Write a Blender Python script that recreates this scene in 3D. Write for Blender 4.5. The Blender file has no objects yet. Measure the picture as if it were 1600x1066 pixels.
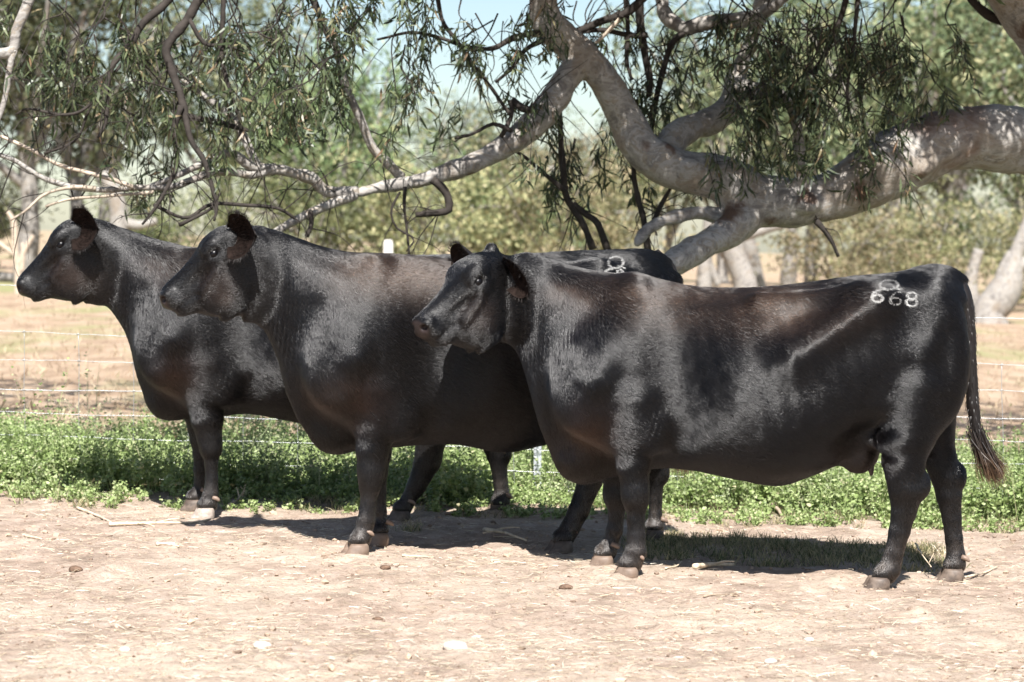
import bpy, math, random
import numpy as np
from mathutils import Vector, Matrix
from mathutils.bvhtree import BVHTree

rng = np.random.default_rng(7)
random.seed(7)
sc = bpy.context.scene
C = sc.collection
PI = math.pi
R = math.radians

# ------------------------------------------------------------------ camera, light, exposure
CAM_H, FPX, HOR, TILT = 1.384, 3750.0, 380.0, -0.031
PITCH = math.atan((533.0 - HOR) / FPX)
cam_d = bpy.data.cameras.new("camera")
cam = bpy.data.objects.new("camera", cam_d); C.objects.link(cam)
cam.location = (0, 0, CAM_H)
cam.rotation_euler = (PI / 2 - PITCH, 0, 0)
cam_d.sensor_width = 36.0
cam_d.lens = 36.0 * FPX / 1600.0
cam_d.clip_end = 3000
cam_d.dof.use_dof = True
cam_d.dof.focus_distance = 10.15
cam_d.dof.aperture_fstop = 4.0
sc.camera = cam

SUN_DIR = Vector((-0.05, 1.0, -1.15)).normalized()          # the way the light travels
sun_d = bpy.data.lights.new("sun", 'SUN')
sun_d.energy = 5.0; sun_d.angle = R(0.53); sun_d.color = (1.0, 0.968, 0.925)
sun = bpy.data.objects.new("sun", sun_d); C.objects.link(sun)
sun.rotation_euler = SUN_DIR.to_track_quat('-Z', 'Y').to_euler()
sun.location = (-1, -10, 12)
world = bpy.data.worlds.new("World"); sc.world = world
world.use_nodes = True
wn = world.node_tree
bg = wn.nodes['Background']
sky = wn.nodes.new('ShaderNodeTexSky'); sky.sky_type = 'NISHITA'
sky.sun_disc = False
sky.sun_elevation = math.asin(-SUN_DIR.z)
sky.sun_rotation = math.atan2(-SUN_DIR.x, -SUN_DIR.y)
sky.air_density = 1.0; sky.dust_density = 0.7; sky.ozone_density = 1.2
wn.links.new(sky.outputs[0], bg.inputs[0]); bg.inputs[1].default_value = 0.058
sc.view_settings.view_transform = 'Standard'; sc.view_settings.look = 'None'
sc.view_settings.gamma = 1.0; sc.view_settings.exposure = 1.3
sc.render.engine = 'CYCLES'
sc.cycles.use_denoising = True
sc.cycles.max_bounces = 8
sc.cycles.transparent_max_bounces = 8

# ------------------------------------------------------------------ helpers
_cp, _sp = math.cos(PITCH), math.sin(PITCH)
def ray(px, py):
    x, u = (px - 800.0) / FPX, -(py - 533.0) / FPX
    return np.array((x, _cp + u * _sp, -_sp + u * _cp))
def at(px, py, D):
    """the point of the place seen at photo pixel px, py, D metres in front of the camera"""
    r = ray(px, py); t = D / r[1]
    return np.array((r[0] * t, D, CAM_H + r[2] * t))
def ground_z(x, y):
    return TILT * x
def tag(o, label=None, cat=None, group=None, kind=None):
    if label: o["label"] = label
    if cat: o["category"] = cat
    if group: o["group"] = group
    if kind: o["kind"] = kind
    return o
def link(o, parent=None):
    C.objects.link(o)
    if parent is not None: o.parent = parent
    return o
def empty(name, loc=(0, 0, 0), rz=0.0):
    o = bpy.data.objects.new(name, None); o.location = loc; o.rotation_euler = (0, 0, rz)
    o.empty_display_size = 0.2
    return link(o)
def mesh_np(name, V, F, smooth=True, mat=None, mat_idx=None):
    """mesh from numpy arrays; F is (n,3) or (n,4), or a list of such arrays"""
    Fs = F if isinstance(F, list) else [F]
    Fs = [f for f in Fs if len(f)]
    me = bpy.data.meshes.new(name)
    V = np.asarray(V, dtype=np.float32)
    me.vertices.add(len(V)); me.vertices.foreach_set("co", V.ravel())
    loops = np.concatenate([np.asarray(f, dtype=np.int32).ravel() for f in Fs])
    tot = np.concatenate([np.full(len(f), np.asarray(f).shape[1], dtype=np.int32) for f in Fs])
    me.loops.add(len(loops)); me.loops.foreach_set("vertex_index", loops)
    me.polygons.add(len(tot))
    st = np.zeros(len(tot), dtype=np.int32); st[1:] = np.cumsum(tot)[:-1]
    me.polygons.foreach_set("loop_start", st)
    me.polygons.foreach_set("use_smooth", np.full(len(tot), smooth))
    for m in (mat if isinstance(mat, (list, tuple)) else [mat]):
        if m is not None: me.materials.append(m)
    if mat_idx is not None: me.polygons.foreach_set("material_index", np.asarray(mat_idx, dtype=np.int32))
    me.update(calc_edges=True)
    return me
def mobj(name, V, F, mat, parent=None, smooth=True, mat_idx=None):
    return link(bpy.data.objects.new(name, mesh_np(name, V, F, smooth, mat, mat_idx)), parent)
def vcol(me, name, col):
    a = me.color_attributes.new(name, 'FLOAT_COLOR', 'POINT')
    c = np.ones((len(me.vertices), 4), dtype=np.float32); c[:, :3] = col
    a.data.foreach_set("color", c.ravel())
def smooth_curve(pts, n, closed=False):
    """Catmull-Rom through pts (any dimension), n samples"""
    P = np.asarray(pts, float)
    if len(P) == 2: 
        t = np.linspace(0, 1, n)[:, None]; return P[0] * (1 - t) + P[1] * t
    Q = np.vstack([2 * P[0] - P[1], P, 2 * P[-1] - P[-2]])
    seg = len(P) - 1
    u = np.linspace(0, seg, n); i = np.minimum(u.astype(int), seg - 1); t = (u - i)[:, None]
    a, b, c, d = Q[i], Q[i + 1], Q[i + 2], Q[i + 3]
    return 0.5 * ((2 * b) + (c - a) * t + (2 * a - 5 * b + 4 * c - d) * t * t + (3 * b - a - 3 * c + d) * t ** 3)
def tube(path, rad, sides=8, cap=True, flat=1.0):
    """tube round a path (n,3) with radii (n,)"""
    P = np.asarray(path, float); n = len(P); r = np.broadcast_to(np.asarray(rad, float), (n,))
    T = np.gradient(P, axis=0); T /= np.linalg.norm(T, axis=1)[:, None] + 1e-12
    ref = np.array((0.31, 0.17, 0.93)) if abs(T[0] @ np.array((0.31, 0.17, 0.93))) < 0.9 else np.array((1.0, 0, 0))
    N = np.zeros_like(P)
    v = ref - T[0] * (ref @ T[0]); N[0] = v / np.linalg.norm(v)
    for i in range(1, n):
        v = N[i - 1] - T[i] * (N[i - 1] @ T[i]); N[i] = v / (np.linalg.norm(v) + 1e-12)
    B = np.cross(T, N)
    a = np.arange(sides) * 2 * PI / sides
    V = P[:, None, :] + r[:, None, None] * (np.cos(a)[None, :, None] * N[:, None, :] + flat * np.sin(a)[None, :, None] * B[:, None, :])
    V = V.reshape(-1, 3)
    i, j = np.meshgrid(np.arange(n - 1), np.arange(sides), indexing='ij')
    i, j = i.ravel(), j.ravel(); j2 = (j + 1) % sides
    F = np.stack([i * sides + j, i * sides + j2, (i + 1) * sides + j2, (i + 1) * sides + j], 1)
    Fs = [F]
    if cap:
        V = np.vstack([V, P[:1], P[-1:]])
        k = np.arange(sides); k2 = (k + 1) % sides
        Fs.append(np.stack([np.full(sides, n * sides), k2, k], 1))
        Fs.append(np.stack([np.full(sides, n * sides + 1), (n - 1) * sides + k, (n - 1) * sides + k2], 1))
    return V, Fs
class MB:
    """collects shapes that make up ONE piece"""
    def __init__(s): s.V, s.F, s.n = [], {3: [], 4: []}, 0
    def add(s, V, Fs):
        for f in (Fs if isinstance(Fs, list) else [Fs]):
            if len(f): s.F[np.asarray(f).shape[1]].append(np.asarray(f) + s.n)
        s.V.append(np.asarray(V)); s.n += len(V)
    def build(s, name, mat, parent=None, smooth=True):
        Fs = [np.vstack(f) for f in (s.F[4], s.F[3]) if f]
        return mobj(name, np.vstack(s.V), Fs, mat, parent, smooth)
def vnoise(P, scale, seed=0):
    """cheap smooth value noise in about -1..1 (sum of rotated sines)"""
    g = np.random.default_rng(seed + 991); o = np.zeros(len(P))
    for k in range(7):
        d = g.normal(size=3); d /= np.linalg.norm(d); f = scale * g.uniform(0.6, 1.7)
        o += np.sin(P @ d * f * 2 * PI + g.uniform(0, 6.28))
    return o / 4.0

# ---- node material helper
class NT:
    def __init__(s, name):
        s.m = bpy.data.materials.new(name); s.m.use_nodes = True
        s.t = s.m.node_tree; s.b = s.t.nodes['Principled BSDF']; s.out = s.t.nodes['Material Output']
    def n(s, typ, **kw):
        nd = s.t.nodes.new(typ)
        for k, v in kw.items():
            if k.startswith('i_'): nd.inputs[k[2:].replace('_', ' ')].default_value = v
            elif k.startswith('x'): nd.inputs[int(k[1:])].default_value = v
            else: setattr(nd, k, v)
        return nd
    def l(s, a, b): s.t.links.new(a, b)
    def pos(s): return s.n('ShaderNodeTexCoord').outputs['Object']
    def world(s): return s.n('ShaderNodeNewGeometry').outputs['Position']
    def map(s, vec, scale=(1, 1, 1), rot=(0, 0, 0), loc=(0, 0, 0)):
        m = s.n('ShaderNodeMapping'); m.inputs['Scale'].default_value = scale; m.inputs['Rotation'].default_value = rot
        m.inputs['Location'].default_value = loc
        s.l(vec, m.inputs['Vector']); return m.outputs[0]
    def noise(s, vec, scale, detail=4, rough=0.55, dist=0.0):
        q = s.n('ShaderNodeTexNoise'); q.inputs['Scale'].default_value = scale; q.inputs['Detail'].default_value = detail
        q.inputs['Roughness'].default_value = rough; q.inputs['Distortion'].default_value = dist
        if vec is not None: s.l(vec, q.inputs['Vector'])
        return q.outputs['Fac']
    def ramp(s, fac, stops, interp='LINEAR'):
        q = s.n('ShaderNodeValToRGB'); q.color_ramp.interpolation = interp
        el = q.color_ramp.elements
        while len(el) < len(stops): el.new(0.5)
        for e, (p, c) in zip(el, stops):
            e.position = p; e.color = (*c, 1) if not np.isscalar(c) else (c, c, c, 1)
        s.l(fac, q.inputs[0]); return q.outputs[0]
    def mix(s, fac, a, b, mode='MIX'):
        q = s.n('ShaderNodeMix', data_type='RGBA', blend_type=mode)
        for v, k in ((fac, 0), (a, 6), (b, 7)):
            if hasattr(v, 'is_linked'): s.l(v, q.inputs[k])
            elif np.isscalar(v): q.inputs[k].default_value = v
            else: q.inputs[k].default_value = (*v, 1)
        return q.outputs[2]
    def math(s, op, a, b=None, clamp=False):
        q = s.n('ShaderNodeMath', operation=op); q.use_clamp = clamp
        for v, k in ((a, 0), (b, 1)):
            if v is None: continue
            if hasattr(v, 'is_linked'): s.l(v, q.inputs[k])
            else: q.inputs[k].default_value = v
        return q.outputs[0]
    def bump(s, h, strength=0.5, dist=0.01, normal=None):
        q = s.n('ShaderNodeBump'); q.inputs['Strength'].default_value = strength; q.inputs['Distance'].default_value = dist
        s.l(h, q.inputs['Height'])
        if normal is not None: s.l(normal, q.inputs['Normal'])
        s.l(q.outputs[0], s.b.inputs['Normal']); return q.outputs[0]
    def col(s, c):
        if hasattr(c, 'is_linked'): s.l(c, s.b.inputs['Base Color'])
        else: s.b.inputs['Base Color'].default_value = (*c, 1)
    def set(s, **kw):
        for k, v in kw.items():
            i = s.b.inputs[k.replace('_', ' ')]
            if hasattr(v, 'is_linked'): s.l(v, i)
            else: i.default_value = v
        return s.m
# ------------------------------------------------------------------ cow materials
def coat_material():
    k = NT("black_coat")
    p = k.pos()
    att = k.n('ShaderNodeVertexColor', layer_name="coat").outputs['Color']
    warp = k.noise(p, 3.0, 2, 0.5)
    wv = k.n('ShaderNodeVectorMath', operation='ADD')
    k.l(k.map(p, (1, 1, 1), (0, R(-24), 0)), wv.inputs[0])
    cmb = k.n('ShaderNodeCombineXYZ'); k.l(k.math('MULTIPLY', warp, 0.10), cmb.inputs[0]); k.l(cmb.outputs[0], wv.inputs[1])
    q = wv.outputs[0]
    hair = k.noise(k.map(q, (330, 330, 62)), 1.0, 3, 0.65)
    clump = k.noise(k.map(q, (95, 95, 22)), 1.0, 3, 0.6)
    blot = k.noise(k.map(p, (6, 6, 6)), 1.0, 4, 0.6)
    c = k.mix(k.math('MULTIPLY', hair, 0.6), att, (0.003, 0.0026, 0.0026))
    k.col(c)
    k.set(Roughness=k.math('ADD', k.math('MULTIPLY', blot, 0.16), 0.40))
    k.b.inputs['Specular IOR Level'].default_value = 0.30
    h = k.math('ADD', k.math('MULTIPLY', hair, 1.0), k.math('MULTIPLY', clump, 0.35))
    k.bump(h, 0.45, 0.0011)
    return k.m
def simple_mat(name, col, rough=0.6, spec=0.4, bump=None, var=0.25, vscale=30, stretch=(1, 1, 1)):
    k = NT(name); p = k.map(k.pos(), stretch)
    n = k.noise(p, vscale, 4, 0.6)
    lo = tuple(x * (1 - var) for x in col); hi = tuple(min(1, x * (1 + var)) for x in col)
    k.col(k.ramp(n, [(0.3, lo), (0.7, hi)]))
    k.set(Roughness=rough); k.b.inputs['Specular IOR Level'].default_value = spec
    if bump: k.bump(k.noise(p, bump[0], 4, 0.6), bump[1], bump[2])
    return k.m
M_COAT = coat_material()
def fur_material():
    k = NT("black_fur"); h = k.n('ShaderNodeBsdfHairPrincipled'); h.model = 'CHIANG'; h.parametrization = 'COLOR'
    at_ = k.n('ShaderNodeAttribute', attribute_name='tint'); k.l(at_.outputs['Color'], h.inputs['Color'])
    h.inputs['Roughness'].default_value = 0.19; h.inputs['Radial Roughness'].default_value = 0.30
    h.inputs['Random Roughness'].default_value = 0.3; h.inputs['IOR'].default_value = 1.48; h.inputs['Coat'].default_value = 0.25
    k.l(h.outputs[0], k.out.inputs[0]); return k.m
M_FUR = fur_material()
def unit_(v): return v / (np.linalg.norm(v, axis=-1, keepdims=True) + 1e-12)
M_EYE = simple_mat("eye_gloss", (0.003, 0.0025, 0.003), 0.28, 0.25, var=0.2)
M_NOSE = simple_mat("muzzle_skin", (0.05, 0.032, 0.030), 0.30, 0.5, (160, 0.6, 0.003), 0.35, 60)
M_EARIN = simple_mat("ear_skin", (0.013, 0.0085, 0.007), 0.8, 0.05, (90, 0.5, 0.004), 0.5, 40)
M_TEAT = simple_mat("teat_skin", (0.05, 0.037, 0.034), 0.55, 0.4, (120, 0.4, 0.003), 0.3, 50)
def hoof_mat(name, col):
    k = NT(name); p = k.pos()
    n = k.noise(k.map(p, (22, 22, 60)), 1.0, 4, 0.6); d = k.noise(p, 26, 4, 0.6)
    c = k.ramp(n, [(0.25, tuple(x * 0.55 for x in col)), (0.6, col), (0.8, tuple(min(1, x * 1.3) for x in col))])
    k.col(k.mix(k.ramp(d, [(0.42, 0.0), (0.62, 0.6)]), c, (0.18, 0.135, 0.105)))
    k.set(Roughness=0.6); k.bump(n, 0.4, 0.003)
    return k.m
M_HOOF_PALE = hoof_mat("pale_hoof_horn", (0.42, 0.36, 0.31))
M_HOOF_TAN = hoof_mat("tan_hoof_horn", (0.15, 0.10, 0.07))
M_HOOF_DARK = hoof_mat("dark_hoof_horn", (0.075, 0.053, 0.040))
M_CLAW = simple_mat("dewclaw_horn", (0.20, 0.14, 0.105), 0.5, 0.4, var=0.3)
M_BRAND = simple_mat("white_brand_hair", (0.38, 0.375, 0.36), 0.7, 0.2, var=0.2)
M_TAILHAIR = NT("tail_hair")
_k = M_TAILHAIR
_r = _k.n('ShaderNodeNewGeometry').outputs['Random Per Island']
_z = _k.n('ShaderNodeVertexColor', layer_name="coat").outputs['Color']
_k.col(_k.mix(_k.math('MULTIPLY', _r, 0.5), _z, (0.01, 0.007, 0.006))); _k.set(Roughness=0.5)
M_TAILHAIR = _k.m

# ------------------------------------------------------------------ implicit bodies
class Field:
    def __init__(s, lo, hi, h):
        s.h = h; s.lo = np.asarray(lo, np.float32)
        s.shape = tuple(int(math.ceil((b - a) / h)) + 1 for a, b in zip(lo, hi))
        s.F = np.full(s.shape, 0.5, np.float32)
        s.ax = [s.lo[i] + h * np.arange(s.shape[i], dtype=np.float32) for i in range(3)]
    def box(s, lo, hi, m):
        sl = []
        for i in range(3):
            a = max(0, int((lo[i] - m - s.lo[i]) / s.h)); b = min(s.shape[i], int((hi[i] + m - s.lo[i]) / s.h) + 2)
            if b <= a: return None
            sl.append(slice(a, b))
        return tuple(sl)
    def pts(s, sl):
        return (s.ax[0][sl[0]][:, None, None], s.ax[1][sl[1]][None, :, None], s.ax[2][sl[2]][None, None, :])
    def op(s, fn, lo, hi, k, sub=False):
        sl = s.box(lo, hi, k + 3 * s.h)
        if sl is None: return
        d = fn(*s.pts(sl)).astype(np.float32); A = s.F[sl]
        if sub:
            d = -d; hh = np.clip(0.5 - 0.5 * (d - A) / k, 0, 1)      # smooth max
            s.F[sl] = d * (1 - hh) + A * hh + k * hh * (1 - hh)
        else:
            hh = np.clip(0.5 + 0.5 * (d - A) / k, 0, 1)
            s.F[sl] = d * (1 - hh) + A * hh - k * hh * (1 - hh)
    def ell(s, c, r, k=0.03, rot=None, sub=False):
        """ellipsoid; rot is a 3x3 matrix whose rows are its axes"""
        c = np.asarray(c, float); r = np.asarray(r, float)
        Mx = np.eye(3) if rot is None else np.asarray(rot, float)
        ext = np.sqrt(((Mx * r[:, None]) ** 2).sum(0))
        def fn(x, y, z):
            x, y, z = x - c[0], y - c[1], z - c[2]
            k0 = 0; k1 = 0
            for i in range(3):
                q = (x * Mx[i, 0] + y * Mx[i, 1] + z * Mx[i, 2]) / r[i]
                k0 = k0 + q * q; k1 = k1 + (q / r[i]) ** 2
            k0 = np.sqrt(k0); k1 = np.sqrt(k1) + 1e-9
            return k0 * (k0 - 1) / k1
        s.op(fn, c - ext, c + ext, k, sub)
    def cone(s, a, b, ra, rb, k=0.02, lat=1.0, sub=False):
        """tapered capsule, its sideways (y) thickness scaled by lat"""
        a = np.asarray(a, float); b = np.asarray(b, float); m = max(ra, rb) * max(1, lat)
        ab = (b - a) / np.array((1, lat, 1)); L = ab @ ab + 1e-9
        def fn(x, y, z):
            x, y, z = x - a[0], (y - a[1]) / lat, z - a[2]
            t = np.clip((x * ab[0] + y * ab[1] + z * ab[2]) / L, 0, 1)
            d = np.sqrt((x - t * ab[0]) ** 2 + (y - t * ab[1]) ** 2 + (z - t * ab[2]) ** 2)
            return (d - (ra + (rb - ra) * t)) * min(1, lat)
        s.op(fn, np.minimum(a, b) - m, np.maximum(a, b) + m, k, sub)
    def gencyl(s, org, A, B, st, k=0.03):
        """body lofted along A with 'up' B (sideways is the third axis);
        stations: a, top, bottom, half width, centre fraction, exponent up, exponent down"""
        org = np.asarray(org, float); A = np.asarray(A, float); B = np.asarray(B, float); Cx = np.cross(A, B)
        st = np.asarray(st, float)
        f = smooth_curve(st, 260)
        o = np.argsort(f[:, 0]); f = f[o]
        fa = f[:, 0]
        corners = []
        for q in f[::10]:
            for bb in (q[1], q[2]):
                for cc in (q[3], -q[3]): corners.append(org + A * q[0] + B * bb + Cx * cc)
        corners = np.array(corners)
        def fn(x, y, z):
            x, y, z = x - org[0], y - org[1], z - org[2]
            a = x * A[0] + y * A[1] + z * A[2]; b = x * B[0] + y * B[1] + z * B[2]; c = x * Cx[0] + y * Cx[1] + z * Cx[2]
            ac = np.clip(a, fa[0], fa[-1]); sh = ac.shape; af = ac.ravel()
            top, bot, w, fr, pu, pl = [np.interp(af, fa, f[:, i]).reshape(sh) for i in range(1, 7)]
            bc = bot + (top - bot) * fr
            db = b - bc; up = db > 0
            hgt = np.where(up, top - bc, bc - bot); pe = np.where(up, pu, pl)
            hgt = np.maximum(hgt, 0.004); w = np.maximum(w, 0.004)
            rho = (np.abs(c / w) ** pe + np.abs(db / hgt) ** pe) ** (1 / pe)
            q = np.sqrt(c * c + db * db)
            d = np.where(rho > 1e-3, q - q / np.maximum(rho, 1e-3), -np.minimum(w, hgt))
            da = np.abs(a - ac)
            return np.where(da > 0, np.sqrt(np.maximum(d, 0) ** 2 + da ** 2), d)
        s.op(fn, corners.min(0), corners.max(0), k)
    def surface(s):
        """naive surface nets"""
        F = s.F; S = F < 0; nx, ny, nz = F.shape
        cs = [(i, j, k) for i in (0, 1) for j in (0, 1) for k in (0, 1)]
        cnt = np.zeros((nx - 1, ny - 1, nz - 1), np.int8)
        for i, j, k in cs: cnt += S[i:nx - 1 + i, j:ny - 1 + j, k:nz - 1 + k]
        act = np.argwhere((cnt > 0) & (cnt < 8)); idx = -np.ones(cnt.shape, np.int32)
        idx[act[:, 0], act[:, 1], act[:, 2]] = np.arange(len(act))
        val = np.stack([F[act[:, 0] + i, act[:, 1] + j, act[:, 2] + k] for i, j, k in cs], 1)
        acc = np.zeros((len(act), 3)); num = np.zeros(len(act))
        for a in range(8):
            for b in range(a + 1, 8):
                ca, cb = np.array(cs[a]), np.array(cs[b])
                if abs(ca - cb).sum() != 1: continue
                va, vb = val[:, a], val[:, b]; m = (va < 0) != (vb < 0)
                t = va[m] / (va[m] - vb[m])
                acc[m] += ca + t[:, None] * (cb - ca); num[m] += 1
        V = s.lo + s.h * (act + acc / num[:, None])
        quads = []
        for ax in range(3):
            o1, o2 = [(1, 2), (2, 0), (0, 1)][ax]
            n = [nx, ny, nz]
            sl0 = [slice(0, n[q]) for q in range(3)]; sl1 = list(sl0)
            sl0[ax] = slice(0, n[ax] - 1); sl1[ax] = slice(1, n[ax])
            a, b = S[tuple(sl0)], S[tuple(sl1)]
            e = np.argwhere(a != b)
            e = e[(e[:, o1] > 0) & (e[:, o2] > 0) & (e[:, o1] < n[o1] - 1) & (e[:, o2] < n[o2] - 1)]
            fl = a[e[:, 0], e[:, 1], e[:, 2]]
            def g(d1, d2):
                q = e.copy(); q[:, o1] -= d1; q[:, o2] -= d2
                return idx[q[:, 0], q[:, 1], q[:, 2]]
            q = np.stack([g(1, 1), g(0, 1), g(0, 0), g(1, 0)], 1)
            q[~fl] = q[~fl][:, ::-1]
            quads.append(q)
        return V, np.vstack(quads)
def relax(V, Q, it=2, lam=0.5):
    E = np.vstack([Q[:, [0, 1]], Q[:, [1, 2]], Q[:, [2, 3]], Q[:, [3, 0]]])
    deg = np.bincount(E.ravel(), minlength=len(V)).astype(float)
    for q in range(it):
        for l in (lam, -lam * 0.97):
            acc = np.zeros_like(V)
            for c in range(3):
                acc[:, c] = np.bincount(E[:, 0], V[E[:, 1], c], len(V)) + np.bincount(E[:, 1], V[E[:, 0], c], len(V))
            V = V + l * (acc / deg[:, None] - V)
    return V
def vnormals(V, Q):
    n = np.cross(V[Q[:, 2]] - V[Q[:, 0]], V[Q[:, 3]] - V[Q[:, 1]]); N = np.zeros_like(V)
    for c in range(3):
        for j in range(4): N[:, c] += np.bincount(Q[:, j], n[:, c], len(V))
    return N / (np.linalg.norm(N, axis=1)[:, None] + 1e-12)
def sst(a, b, x):
    t = np.clip((x - a) / (b - a), 0, 1); return t * t * (3 - 2 * t)

# head outline in units of its own length frame (metres): along the face from the poll, across the forehead
HS = 1 / 316.0
HEAD = [  # a, top, bottom, half width(m), centre fraction, exp up, exp down
    (-26, -26, -56, 0.036, .6, 2.0, 2.0), (-16, -8, -68, 0.064, .7, 2.1, 2.0), (0, 9, -78, 0.084, .75, 2.3, 1.9),
    (18, 19, -88, 0.096, .78, 2.5, 1.8), (41, 20, -94, 0.103, .80, 2.6, 1.7), (60, 14.5, -95, 0.098, .76, 2.6, 1.7),
    (80, 11, -88, 0.082, .70, 2.5, 1.8), (99, 9.5, -72, 0.070, .62, 2.3, 1.9), (116, 9, -50, 0.064, .52, 2.2, 2.1),
    (129, 7.5, -37, 0.069, .50, 2.3, 2.3), (137, 3.5, -28, 0.064, .5, 2.4, 2.4), (142, -3, -20, 0.048, .5, 2.2, 2.2), (144.5, -9, -15, 0.015, .5, 2, 2)]

class Cow:
    def __init__(s, px, D, yaw):
        s.yaw = yaw; s.o = at(px, 700, D); s.o[2] = ground_z(s.o[0], s.o[1])
        s.ca, s.sa = math.cos(yaw), math.sin(yaw)
    def loc(s, px, py, t=0.0):
        """photo pixel -> local (x to the rear, y away from the camera, z up) on the plane y = t"""
        r = ray(px, py); n = np.array((-s.sa, s.ca, 0.0))
        p0 = np.array((0, 0, CAM_H)); q = ((s.o - p0) @ n + t) / (r @ n)
        w = p0 + r * q - s.o
        return np.array((w[0] * s.ca + w[1] * s.sa, t, w[2]))
    def to_world(s, p):
        p = np.atleast_2d(p)
        return np.stack([s.o[0] + p[:, 0] * s.ca - p[:, 1] * s.sa, s.o[1] + p[:, 0] * s.sa + p[:, 1] * s.ca, s.o[2] + p[:, 2]], 1)
    def gz(s, x, t):
        w = s.to_world((x, t, 0))[0]; return ground_z(w[0], w[1]) - s.o[2]

def body_stations(cow, rows):
    out = []
    for px, ty, by, w, fr, pu, pl in rows:
        a = cow.loc(px, ty); b = cow.loc(px, by)
        out.append((a[0], a[2], b[2], w, fr, pu, pl))
    return out

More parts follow.
